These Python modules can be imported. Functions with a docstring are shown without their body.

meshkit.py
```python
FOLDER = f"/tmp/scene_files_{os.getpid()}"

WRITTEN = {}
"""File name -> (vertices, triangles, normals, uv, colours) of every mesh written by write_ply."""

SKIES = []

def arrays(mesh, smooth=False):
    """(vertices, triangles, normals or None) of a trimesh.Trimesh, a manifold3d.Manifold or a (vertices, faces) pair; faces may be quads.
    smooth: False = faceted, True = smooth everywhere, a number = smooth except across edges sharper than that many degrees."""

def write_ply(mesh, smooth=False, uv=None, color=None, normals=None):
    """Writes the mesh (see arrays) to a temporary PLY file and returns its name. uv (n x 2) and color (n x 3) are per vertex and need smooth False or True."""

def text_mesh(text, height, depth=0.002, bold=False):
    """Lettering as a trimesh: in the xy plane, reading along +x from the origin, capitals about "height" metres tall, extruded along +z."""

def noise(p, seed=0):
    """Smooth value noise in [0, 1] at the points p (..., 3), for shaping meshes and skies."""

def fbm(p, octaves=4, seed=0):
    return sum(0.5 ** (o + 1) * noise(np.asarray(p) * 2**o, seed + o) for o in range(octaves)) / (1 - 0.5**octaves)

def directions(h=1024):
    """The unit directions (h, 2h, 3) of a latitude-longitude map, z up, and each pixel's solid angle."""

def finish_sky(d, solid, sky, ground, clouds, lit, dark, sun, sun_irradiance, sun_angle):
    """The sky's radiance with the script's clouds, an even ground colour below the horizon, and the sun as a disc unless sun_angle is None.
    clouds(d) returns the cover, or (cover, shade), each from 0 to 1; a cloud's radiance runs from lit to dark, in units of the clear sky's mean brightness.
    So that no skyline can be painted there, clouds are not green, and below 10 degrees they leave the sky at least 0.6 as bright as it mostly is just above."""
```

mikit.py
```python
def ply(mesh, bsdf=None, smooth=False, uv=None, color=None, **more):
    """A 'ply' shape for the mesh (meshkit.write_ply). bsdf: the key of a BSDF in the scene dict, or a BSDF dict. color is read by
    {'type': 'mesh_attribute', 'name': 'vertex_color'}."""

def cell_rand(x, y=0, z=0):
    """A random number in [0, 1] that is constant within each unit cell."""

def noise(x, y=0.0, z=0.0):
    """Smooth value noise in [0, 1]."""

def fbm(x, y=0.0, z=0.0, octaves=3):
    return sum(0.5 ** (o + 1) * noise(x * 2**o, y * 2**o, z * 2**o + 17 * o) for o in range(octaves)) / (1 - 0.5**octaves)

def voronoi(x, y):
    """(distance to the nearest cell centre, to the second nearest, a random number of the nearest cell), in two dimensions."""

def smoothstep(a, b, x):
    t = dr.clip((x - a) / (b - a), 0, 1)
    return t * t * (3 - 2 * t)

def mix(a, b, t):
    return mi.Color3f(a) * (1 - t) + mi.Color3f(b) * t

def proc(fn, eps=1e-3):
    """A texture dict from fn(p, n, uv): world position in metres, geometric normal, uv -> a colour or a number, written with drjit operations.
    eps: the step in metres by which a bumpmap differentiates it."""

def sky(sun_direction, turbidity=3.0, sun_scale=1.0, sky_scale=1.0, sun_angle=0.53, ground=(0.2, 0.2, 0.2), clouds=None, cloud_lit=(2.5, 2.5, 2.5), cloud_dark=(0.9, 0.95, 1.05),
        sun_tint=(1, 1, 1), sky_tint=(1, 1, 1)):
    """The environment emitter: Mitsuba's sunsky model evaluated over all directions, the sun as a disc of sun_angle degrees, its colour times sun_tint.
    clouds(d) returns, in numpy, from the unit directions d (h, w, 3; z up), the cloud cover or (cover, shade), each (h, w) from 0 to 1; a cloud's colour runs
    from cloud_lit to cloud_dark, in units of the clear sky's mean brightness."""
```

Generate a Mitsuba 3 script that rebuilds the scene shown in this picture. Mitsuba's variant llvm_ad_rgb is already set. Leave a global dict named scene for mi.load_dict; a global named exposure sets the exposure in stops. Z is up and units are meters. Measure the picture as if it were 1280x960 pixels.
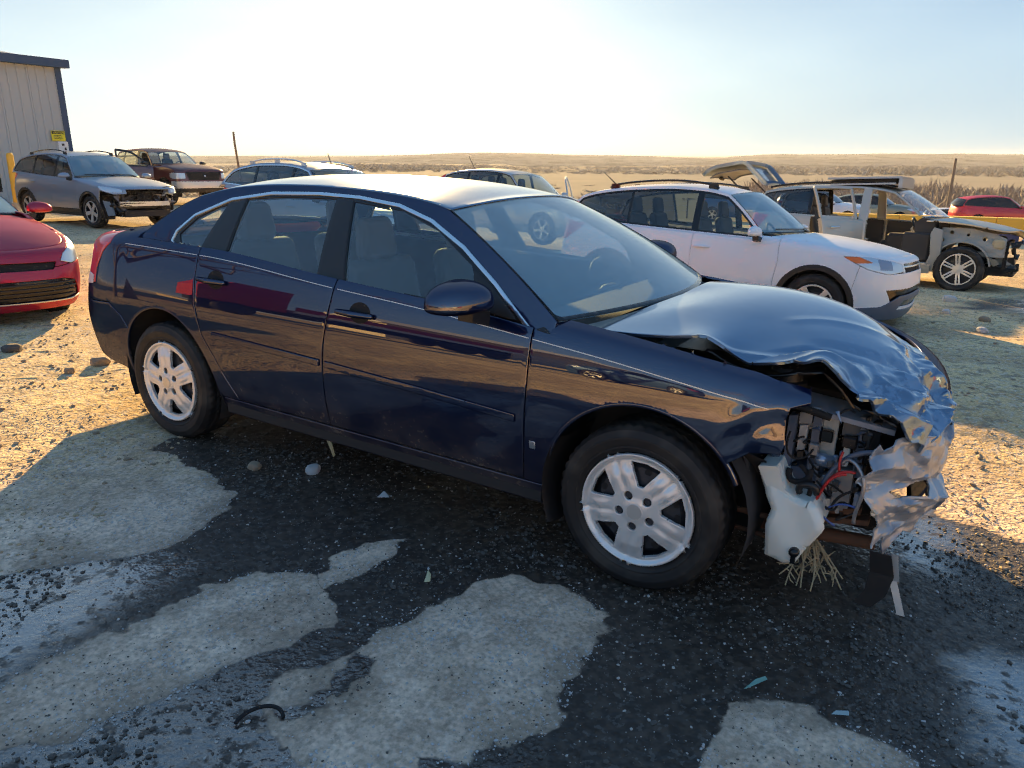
import math, numpy as np, trimesh, shapely, mitsuba as mi, drjit as dr, mikit, meshkit
from shapely.geometry import Polygon, Point, LineString, box
from shapely.ops import unary_union
from scipy.interpolate import PchipInterpolator, CubicSpline
from mikit import noise, fbm, voronoi, smoothstep, mix, proc
T = mi.ScalarTransform4f
scene, labels = {}, {}

# ------------------------------------------------------------------ camera, sky, exposure
CAM_H, PITCH, FOV = 1.6037, math.radians(16.728), 68.0
scene['camera'] = {'type': 'perspective', 'fov': FOV, 'fov_axis': 'x', 'near_clip': 0.05, 'far_clip': 9000.0,
    'to_world': T().look_at(origin=[0, 0, CAM_H], target=[0, math.cos(PITCH), CAM_H - math.sin(PITCH)], up=[0, 0, 1])}
SUN_AZ, SUN_EL = math.radians(-8.0), math.radians(14.0)
SUN = [math.sin(SUN_AZ) * math.cos(SUN_EL), math.cos(SUN_AZ) * math.cos(SUN_EL), math.sin(SUN_EL)]
def fill_veil(d):
    """even haze added over the whole sky to fill the shade, paler towards the horizon"""
    el = np.degrees(np.arcsin(np.clip(d[..., 2], -1, 1))); n = meshkit.fbm(d * [3.0, 3.0, 9.0], 4, 3) - .5
    away = np.degrees(np.arccos(np.clip(d @ np.array(SUN), -1, 1)))   # forward scattering: whiter round the sun, bluer away from it
    t = np.clip(el / 30.0, 0, 1); s = np.clip((away - 6) / 50.0, 0, 1)
    return 0.88 + 0.10 * n, np.clip(.50 * t * (2 - t) + .50 * s + .10 * n, 0, 1)
scene['sky'] = mikit.sky(SUN, turbidity=2.5, sun_scale=1.35, sky_scale=1.0, sun_tint=(1.0, 0.93, 0.72), sky_tint=(0.95, 0.97, 0.98), clouds=fill_veil, cloud_lit=(0.80, 0.95, 1.02), cloud_dark=(0.20, 0.43, 0.79))  # haze layer added to even out the dome and lift the shade
exposure = 3.85
rng = np.random.default_rng(7)

# ------------------------------------------------------------------ materials
def rgb(*c): return {'type': 'rgb', 'value': list(c)}
def two(b): return {'type': 'twosided', 'bsdf': b}
def mat(key, col, rough=0.5, metal=0.0, spec=0.5, **k):
    scene[key] = two({'type': 'principled', 'base_color': rgb(*col) if isinstance(col, tuple) else col, 'roughness': rough, 'metallic': metal, 'specular': spec, **k})
    return key
def paint(key, col, flake=0.35, ior=1.65, mixw=0.5, rough=0.30):
    """car paint: a clear lacquer over pigment, with metal flake below it"""
    scene[key] = two({'type': 'blendbsdf', 'weight': mixw,
        'a': {'type': 'plastic', 'diffuse_reflectance': rgb(*col), 'int_ior': ior, 'nonlinear': True},
        'b': {'type': 'principled', 'base_color': rgb(*[min(1, c * 1.6 + 0.01) for c in col]), 'metallic': flake, 'roughness': rough, 'specular': 0.6, 'clearcoat': 1.0, 'clearcoat_gloss': 0.97}})
    return key
def glass(key, tint, ior=1.5):
    scene[key] = {'type': 'thindielectric', 'int_ior': ior, 'specular_transmittance': rgb(*tint)}
    return key

def road_film(p, n, uv):
    h = p.z + 0.0314 * p.x; lo = smoothstep(0.62, 0.22, h)   # dried splashes, thicker towards the sills
    a = fbm(p.x * 7, p.y * 7, p.z * 7, 4); specks = smoothstep(0.66, 0.72, fbm(p.x * 60, p.y * 60, p.z * 60, 2)) * smoothstep(0.5, 0.62, a)
    return dr.clip(lo * (0.05 + 0.16 * smoothstep(0.4, 0.7, a)) + 0.35 * lo * specks + 0.03 * smoothstep(0.4, 0.8, fbm(p.x * 3, p.y * 3, p.z * 14, 4)), 0, 0.6)
scene['paint_navy'] = two({'type': 'blendbsdf', 'weight': proc(road_film), 'a': {'type': 'blendbsdf', 'weight': 0.13, 'a': {'type': 'plastic', 'diffuse_reflectance': rgb(0.0015, 0.010, 0.060), 'int_ior': 1.8, 'nonlinear': True},
    'b': {'type': 'principled', 'base_color': rgb(0.004, 0.034, 0.20), 'metallic': 0.85, 'roughness': 0.32, 'specular': 0.6, 'clearcoat': 1.0, 'clearcoat_gloss': 0.97}}, 'b': {'type': 'diffuse', 'reflectance': rgb(0.24, 0.20, 0.16)}})
paint('paint_white', (0.70, 0.74, 0.80), flake=0.0, ior=1.5)
paint('paint_silver', (0.42, 0.44, 0.46), flake=0.7, ior=1.5)
paint('paint_slate', (0.28, 0.32, 0.38), flake=0.7, ior=1.5)
paint('paint_gate', (0.20, 0.30, 0.42), flake=0.5, ior=1.5)
paint('paint_sand', (0.42, 0.41, 0.37), flake=0.5, ior=1.5)
paint('paint_red', (0.34, 0.006, 0.035), flake=0.5, ior=1.55)
paint('paint_maroon', (0.085, 0.010, 0.010), flake=0.4, ior=1.5)
mat('primer_grey', (0.33, 0.33, 0.30), 0.55)
mat('chrome', (0.80, 0.80, 0.80), 0.14, 1.0)
mat('alloy', (0.62, 0.62, 0.61), 0.36, 0.75)
mat('silver_plastic', (0.74, 0.74, 0.73), 0.36, 0.5)
mat('steel', (0.32, 0.33, 0.35), 0.42, 0.8)
mat('bright_steel', (0.62, 0.66, 0.70), 0.3, 0.9)
mat('rust', (0.12, 0.055, 0.03), 0.8)
mat('black_plastic', (0.012, 0.012, 0.013), 0.42)
mat('gloss_black', (0.006, 0.006, 0.007), 0.12)
mat('matt_black', (0.010, 0.010, 0.011), 0.85)
mat('wheel_black', (0.022, 0.026, 0.034), 0.45)
mat('underbody_grey', (0.02, 0.02, 0.022), 0.8)
mat('blue_grey_plastic', (0.085, 0.11, 0.16), 0.35)
mat('interior_grey', (0.14, 0.145, 0.15), 0.75)
mat('interior_dark', (0.035, 0.035, 0.037), 0.7)
mat('interior_beige', (0.30, 0.27, 0.22), 0.8)
mat('airbag_white', (0.62, 0.64, 0.66), 0.8)
mat('tank_white', (0.66, 0.68, 0.62), 0.45)
mat('red_lens', (0.50, 0.008, 0.018), 0.08, 0.0, 0.6, clearcoat=1.0)
mat('pale_lens', (0.60, 0.52, 0.52), 0.1, 0.0, 0.6)
mat('amber_lens', (0.75, 0.17, 0.02), 0.1, 0.0, 0.6)
mat('lamp_reflector', (0.62, 0.64, 0.66), 0.22, 0.8)
mat('red_wire', (0.45, 0.02, 0.02), 0.45)
mat('blue_wire', (0.05, 0.10, 0.30), 0.5)
mat('yellow_paint', (0.70, 0.42, 0.05), 0.55)
mat('yellow_sign', (0.80, 0.66, 0.02), 0.5)
mat('white_sign', (0.74, 0.74, 0.72), 0.5)
mat('sign_black', (0.015, 0.015, 0.015), 0.6)
mat('blue_trim', (0.025, 0.060, 0.13), 0.45)
mat('wall_metal', (0.40, 0.43, 0.43), 0.5)
mat('wood_grey', (0.16, 0.12, 0.085), 0.85)
mat('stone_pale', (0.42, 0.41, 0.40), 0.9)
mat('stone_brown', (0.26, 0.20, 0.14), 0.9)
mat('stone_dark', (0.09, 0.08, 0.07), 0.9)
mat('straw', (0.52, 0.42, 0.26), 0.85)
mat('leaf_pale', (0.50, 0.46, 0.27), 0.6)
mat('teal_plastic', (0.10, 0.28, 0.26), 0.4)
mat('clear_scrap', (0.30, 0.38, 0.38), 0.2)
glass('glass_green', (0.80, 0.88, 0.85))
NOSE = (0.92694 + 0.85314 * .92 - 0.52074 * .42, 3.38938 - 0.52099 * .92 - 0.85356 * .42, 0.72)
def dust_sheen(p, n, uv):
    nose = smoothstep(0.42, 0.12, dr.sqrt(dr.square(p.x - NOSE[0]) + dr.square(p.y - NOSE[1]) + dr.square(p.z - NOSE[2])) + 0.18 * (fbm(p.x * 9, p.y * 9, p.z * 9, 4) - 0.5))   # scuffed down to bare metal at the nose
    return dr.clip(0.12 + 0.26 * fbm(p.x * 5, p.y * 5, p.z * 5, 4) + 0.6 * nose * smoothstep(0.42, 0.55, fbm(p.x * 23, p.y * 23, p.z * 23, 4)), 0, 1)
scene['paint_navy_dusty'] = two({'type': 'blendbsdf', 'weight': proc(dust_sheen), 'a': {'type': 'plastic', 'diffuse_reflectance': rgb(0.003, 0.009, 0.055), 'int_ior': 1.85, 'nonlinear': True},  # dust layer tinted silver-blue, with the sheen of the sky painted in
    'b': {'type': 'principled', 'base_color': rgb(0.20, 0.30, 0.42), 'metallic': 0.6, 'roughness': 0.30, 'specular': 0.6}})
scene['glass_dusty'] = {'type': 'blendbsdf', 'weight': proc(lambda p, n, uv: 0.26 + 0.14 * fbm(p.x * 4, p.y * 4, p.z * 4, 3)), 'a': {'type': 'thindielectric', 'int_ior': 1.9, 'specular_transmittance': rgb(0.72, 0.84, 0.86)},  # dust film whose bluish colour paints in the reflected sky
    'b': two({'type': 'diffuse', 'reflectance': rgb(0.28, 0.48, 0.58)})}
scene['glass_dusty_side'] = {'type': 'blendbsdf', 'weight': 0.06, 'a': {'type': 'thindielectric', 'int_ior': 1.55, 'specular_transmittance': rgb(0.80, 0.88, 0.86)},
    'b': two({'type': 'diffuse', 'reflectance': rgb(0.40, 0.42, 0.42)})}
glass('glass_side', (0.76, 0.87, 0.86), 1.62)
glass('glass_clear', (0.93, 0.96, 0.95))
glass('glass_dark', (0.16, 0.19, 0.22))
glass('glass_tint', (0.45, 0.53, 0.55))
scene['tyre_rubber'] = two({'type': 'principled', 'roughness': 0.62, 'specular': 0.4,
    'base_color': proc(lambda p, n, uv: mix((0.012, 0.012, 0.013), (0.040, 0.036, 0.031), smoothstep(0.45, 0.8, fbm(p.x * 9, p.y * 9, p.z * 9))))})

# ------------------------------------------------------------------ naming
def numbered(key):
    if key not in scene and key not in labels: return key
    k = 1
    while f'{key}_{k:03d}' in scene or f'{key}_{k:03d}' in labels: k += 1
    return f'{key}_{k:03d}'
def thing(name, label, cat, group=None, kind=None):
    key = numbered(name)
    labels[key] = {'label': label, 'category': cat}
    if group: labels[key]['group'] = group
    if kind: labels[key]['kind'] = kind
    return key
def put(name, mesh, bsdf, parent=None, smooth=False, M=None, label=None):
    key = numbered(f'{parent}__{name}' if parent else name)
    if isinstance(mesh, dict): sh = dict(mesh)
    else: sh = mikit.ply(mesh, bsdf, smooth)
    if M is not None: sh['to_world'] = T(np.asarray(M, float).tolist())
    scene[key] = sh
    if label: labels[key] = {'label': label}
    return key
def solo(name, mesh, bsdf, label, cat, group=None, kind=None, smooth=False, M=None):
    key = numbered(name)
    put(name, mesh, bsdf, None, smooth, M)
    labels[key] = {'label': label}
    if cat: labels[key]['category'] = cat
    if group: labels[key]['group'] = group
    if kind: labels[key]['kind'] = kind
    return key

# ------------------------------------------------------------------ mesh tools
def tm(v, f): return trimesh.Trimesh(np.asarray(v, float), np.asarray(f, int), process=False)
def cat(*ms):
    ms = [m for m in (ms[0] if len(ms) == 1 and isinstance(ms[0], (list, tuple)) else ms) if m is not None]
    return trimesh.util.concatenate(ms)
def mirror(m): return tm(np.array(m.vertices) * [1, -1, 1], np.array(m.faces)[:, ::-1])
def bx(x0, x1, y0, y1, z0, z1, c=0.0):
    """a box, its edges chamfered by c"""
    if c <= 0:
        m = trimesh.creation.box(extents=[x1 - x0, y1 - y0, z1 - z0]); m.apply_translation([(x0 + x1) / 2, (y0 + y1) / 2, (z0 + z1) / 2]); return tm(m.vertices, m.faces)
    pts = [(a + sa * c * (k == 0) * 0 + (sa * c if k != 0 else 0), b + (sb * c if k != 1 else 0), d + (sd * c if k != 2 else 0))
           for a, sa in ((x0, 1), (x1, -1)) for b, sb in ((y0, 1), (y1, -1)) for d, sd in ((z0, 1), (z1, -1)) for k in range(3)]
    h = trimesh.convex.convex_hull(np.array(pts)); return tm(h.vertices, h.faces)
def hull(pts):
    p = np.array(pts, float)
    if len(p) < 4 or np.linalg.svd(p - p.mean(0))[1][-1] < 1e-4: p = np.vstack([p, p + [.002, -.004, .002]])
    h = trimesh.convex.convex_hull(p); return tm(h.vertices, h.faces)
def blob(pts, r, sub=1):
    """hull of spheres at pts: a rounded lump"""
    s = trimesh.creation.icosphere(subdivisions=sub, radius=1.0).vertices
    rr = np.broadcast_to(r, (len(pts),))
    return hull(np.vstack([np.asarray(p) + s * q for p, q in zip(pts, rr)]))
def tube(pts, r, sides=8, closed=False, caps=True):
    p = np.asarray(pts, float); n = len(p); r = np.broadcast_to(r, (n,))
    t = (np.roll(p, -1, 0) - np.roll(p, 1, 0)) if closed else np.gradient(p, axis=0)
    t /= np.linalg.norm(t, axis=1, keepdims=True) + 1e-12
    a = np.zeros_like(p); prev = np.array([0, 0, 1.0]) if abs(t[0, 2]) < 0.9 else np.array([1.0, 0, 0])
    for i in range(n):
        q = prev - t[i] * (prev @ t[i]); q /= np.linalg.norm(q) + 1e-12; a[i] = q; prev = q
    b = np.cross(t, a); ang = np.arange(sides) * 2 * np.pi / sides
    v = (p[:, None] + r[:, None, None] * (np.cos(ang)[None, :, None] * a[:, None] + np.sin(ang)[None, :, None] * b[:, None])).reshape(-1, 3)
    f = []
    for i in range(n if closed else n - 1):
        j = (i + 1) % n
        for k in range(sides):
            k2 = (k + 1) % sides
            f += [(i * sides + k, i * sides + k2, j * sides + k2), (i * sides + k, j * sides + k2, j * sides + k)]
    if caps and not closed:
        v = np.vstack([v, p[0], p[-1]]); c0, c1 = len(v) - 2, len(v) - 1
        for k in range(sides):
            k2 = (k + 1) % sides
            f += [(c0, k2, k), (c1, (n - 1) * sides + k, (n - 1) * sides + k2)]
    return tm(v, f)
def spline(pts, n=24):
    p = np.asarray(pts, float); t = np.r_[0, np.cumsum(np.linalg.norm(np.diff(p, axis=0), axis=1))]
    return CubicSpline(t, p)(np.linspace(0, t[-1], n))
def revolve(prof, n=48, axis='y', disp=None):
    """profile [(radius, along)] turned about the axis"""
    pr = np.asarray(prof, float); m = len(pr); ang = np.arange(n) * 2 * np.pi / n
    R = np.broadcast_to(pr[:, 0], (n, m)).copy()
    if disp is not None: R += disp
    c, s, h = np.cos(ang)[:, None] * R, np.sin(ang)[:, None] * R, np.broadcast_to(pr[:, 1], (n, m))
    v = np.stack({'y': (c, h, s), 'z': (c, s, h), 'x': (h, c, s)}[axis], -1).reshape(-1, 3)
    i, j = np.meshgrid(np.arange(n), np.arange(m - 1), indexing='ij'); i2 = (i + 1) % n
    q = np.stack([i * m + j, i2 * m + j, i2 * m + j + 1, i * m + j + 1], -1).reshape(-1, 4)
    f = np.vstack([q[:, [0, 1, 2]], q[:, [0, 2, 3]]])
    mesh = tm(v, f)
    return mesh
def outward(m):
    if m.is_watertight and m.volume < 0: m.invert()
    return m
def prism(poly, h0, h1, plane='xz'):
    """a polygon given in the plane, extruded from h0 to h1 along the third axis"""
    out = []
    for g in getattr(poly, 'geoms', [poly]):
        if g.is_empty or g.area < 1e-9: continue
        m = trimesh.creation.extrude_polygon(g, h1 - h0, engine='earcut'); v = np.array(m.vertices); f = np.array(m.faces)
        v[:, 2] += h0
        if plane == 'xz': v = v[:, [0, 2, 1]]; f = f[:, ::-1]
        if plane == 'yz': v = v[:, [2, 0, 1]]
        out.append(tm(v, f))
    return cat(out)
def polys(g):
    return [p for p in getattr(g, 'geoms', [g]) if p.geom_type == 'Polygon' and p.area > 1e-6]
def grid_mesh(poly, cu, cv):
    """the polygon cut by a regular grid: (points, triangles), counter-clockwise"""
    V, F, at = [], [], 0
    for p in polys(poly):
        p = shapely.segmentize(p, max(cu, cv) * 0.8)
        u0, v0, u1, v1 = p.bounds
        nu, nv = max(1, math.ceil((u1 - u0) / cu)), max(1, math.ceil((v1 - v0) / cv))
        us, vs = np.linspace(u0, u1, nu + 1), np.linspace(v0, v1, nv + 1)
        a, b = [x.ravel() for x in np.meshgrid(np.arange(nu), np.arange(nv), indexing='ij')]
        cells = shapely.box(us[a], vs[b], us[a + 1], vs[b + 1])
        shapely.prepare(p)
        inside = shapely.contains_properly(p, cells); touch = shapely.intersects(p, cells) & ~inside
        ai, bi = a[inside], b[inside]
        q = np.stack([np.stack([us[ai], vs[bi]], -1), np.stack([us[ai + 1], vs[bi]], -1), np.stack([us[ai + 1], vs[bi + 1]], -1), np.stack([us[ai], vs[bi + 1]], -1)], 1)
        n = len(q); V.append(q.reshape(-1, 2)); k = np.arange(n)[:, None] * 4 + at
        F += [k + [0, 1, 2], k + [0, 2, 3]]; at += n * 4
        for g in shapely.intersection(p, cells[touch]):
            for c in polys(g):
                if c.area < 1e-9: continue
                vv, ff = trimesh.creation.triangulate_polygon(c, engine='earcut')
                vv, ff = np.asarray(vv)[:, :2], np.asarray(ff)
                ar = np.cross(vv[ff[:, 1]] - vv[ff[:, 0]], vv[ff[:, 2]] - vv[ff[:, 0]])
                ff = np.where((ar < 0)[:, None], ff[:, ::-1], ff)[np.abs(ar) > 1e-12]
                V.append(vv); F.append(ff + at); at += len(vv)
    if not V: return np.zeros((0, 2)), np.zeros((0, 3), int)
    V, F = np.vstack(V), np.vstack(F)
    _, first, inv = np.unique(np.round(V, 6), axis=0, return_index=True, return_inverse=True)
    F = inv.ravel()[F]; F = F[(F[:, 0] != F[:, 1]) & (F[:, 1] != F[:, 2]) & (F[:, 0] != F[:, 2])]
    return V[first], F
def panel(poly, fn, cell=0.035, r=0.004, th=0.012, flip=False, inset=True, cv=None):
    """a sheet of real thickness: the polygon laid on the surface fn(u, v) -> points, its rim rounded by r and turned back by th"""
    p = poly.buffer(-r, join_style='mitre') if inset and r > 0 else poly
    V2, F = grid_mesh(p, cell, cv or cell)
    if len(F) == 0: return None
    P = np.asarray(fn(V2[:, 0], V2[:, 1]), float)
    if flip: F = F[:, ::-1]
    n = np.zeros_like(P); fn_ = np.cross(P[F[:, 1]] - P[F[:, 0]], P[F[:, 2]] - P[F[:, 0]])
    for k in range(3): np.add.at(n, F[:, k], fn_)
    n /= np.linalg.norm(n, axis=1, keepdims=True) + 1e-15
    if th <= 0: return tm(P, F)
    e = np.vstack([F[:, [0, 1]], F[:, [1, 2]], F[:, [2, 0]]])
    code = e[:, 0].astype(np.int64) * len(P) + e[:, 1]; back = e[:, 1].astype(np.int64) * len(P) + e[:, 0]
    be = e[~np.isin(code, back)]
    on = shapely.distance(p.boundary, shapely.points((V2[be[:, 0]] + V2[be[:, 1]]) / 2)) < 2e-5; be = be[on]
    if len(be) == 0: return tm(P, F)
    t = np.zeros_like(P); d = P[be[:, 1]] - P[be[:, 0]]
    np.add.at(t, be[:, 0], d); np.add.at(t, be[:, 1], d)
    bv = np.unique(be); t = t[bv]; t /= np.linalg.norm(t, axis=1, keepdims=True) + 1e-15
    nb = n[bv]; b = np.cross(t, nb); b /= np.linalg.norm(b, axis=1, keepdims=True) + 1e-15
    idx = np.full(len(P), -1); idx[bv] = np.arange(len(bv)); e0, e1 = idx[be[:, 0]], idx[be[:, 1]]
    verts, faces, prev0, prev1 = [P], [F], be[:, 0], be[:, 1]; at = len(P)
    for ob, od in ((0.7 * r, 0.3 * r), (r, r), (r, th)) if r > 0 else ((0, th),):
        verts.append(P[bv] + b * ob - nb * od); c0, c1 = e0 + at, e1 + at
        faces += [np.stack([prev0, c0, c1], 1), np.stack([prev0, c1, prev1], 1)]
        prev0, prev1, at = c0, c1, at + len(bv)
    return tm(np.vstack(verts), np.vstack(faces))
def lerp_list(L): a = np.array(L, float); return lambda x: np.interp(x, a[:, 0], a[:, 1])
def smooth_list(L):
    a = np.array(L, float); f = PchipInterpolator(a[:, 0], a[:, 1]); return lambda x: f(np.clip(x, a[0, 0], a[-1, 0]))
def sstep(a, b, x): t = np.clip((np.asarray(x, float) - a) / (b - a), 0, 1); return t * t * (3 - 2 * t)
def rounded(pts, r): return Polygon(pts).buffer(-r).buffer(2 * r).buffer(-r)
def ring_line(cx, cz, R, a0, a1, n=28): a = np.radians(np.linspace(a0, a1, n)); return np.c_[cx + R * np.cos(a), cz + R * np.sin(a)]

from scipy.interpolate import LinearNDInterpolator
def facets(seed, span, step, amp):
    """a crumpled height field: random heights on scattered points, flat between them, with sharp creases where the flats meet"""
    r = np.random.default_rng(seed); (a0, a1), (b0, b1) = span
    A, B = np.meshgrid(np.arange(a0, a1 + step, step), np.arange(b0, b1 + step, step), indexing='ij')
    p = np.c_[A.ravel(), B.ravel()] + r.uniform(-.42, .42, (A.size, 2)) * step
    f = LinearNDInterpolator(p, r.normal(0, amp, len(p)), fill_value=0.0)
    return lambda a, b: f(np.c_[a, b])
# ------------------------------------------------------------------ ground height
def plane_z(x, y): return 0.0008 - 0.03142 * 14.0 * np.tanh((np.asarray(x, float) + 0.05) / 14.0) + 0 * np.asarray(y, float)
def ground_z(x, y):
    x, y = np.asarray(x, float), np.asarray(y, float)
    fall = np.clip(y - 4.5, 0, None); fall = fall ** 2 / (fall + 1.0)
    return plane_z(x, y) - 0.052 * 22 * np.tanh(fall / 22) * (0.42 + 0.58 / (1 + np.exp(-(x + 2.0) / 2.5)))
def pose(x, y, yaw, dz=0.0, pitch=0.0, roll=0.0, length=2.7):
    """a vehicle's matrix: its front axle's middle stands on the ground at (x, y), heading yaw degrees from +x; it leans with the ground"""
    a = math.radians(yaw); f = np.array([math.cos(a), math.sin(a)]); l = np.array([-f[1], f[0]])
    g = lambda d, s: float(ground_z(x + f[0] * d + l[0] * s, y + f[1] * d + l[1] * s))
    p = math.atan2(g(0, 0) - g(-length, 0), length) + math.radians(pitch); q = math.atan2(g(-1.3, .75) - g(-1.3, -.75), 1.5) + math.radians(roll)
    X = np.array([f[0] * math.cos(p), f[1] * math.cos(p), math.sin(p)]); Y = np.array([l[0] * math.cos(q), l[1] * math.cos(q), math.sin(q)])
    Y -= X * (X @ Y); Y /= np.linalg.norm(Y); M = np.eye(4)
    M[:3, 0], M[:3, 1], M[:3, 2], M[:3, 3] = X, Y, np.cross(X, Y), [x, y, float(ground_z(x, y)) + dz]
    return M

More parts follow.
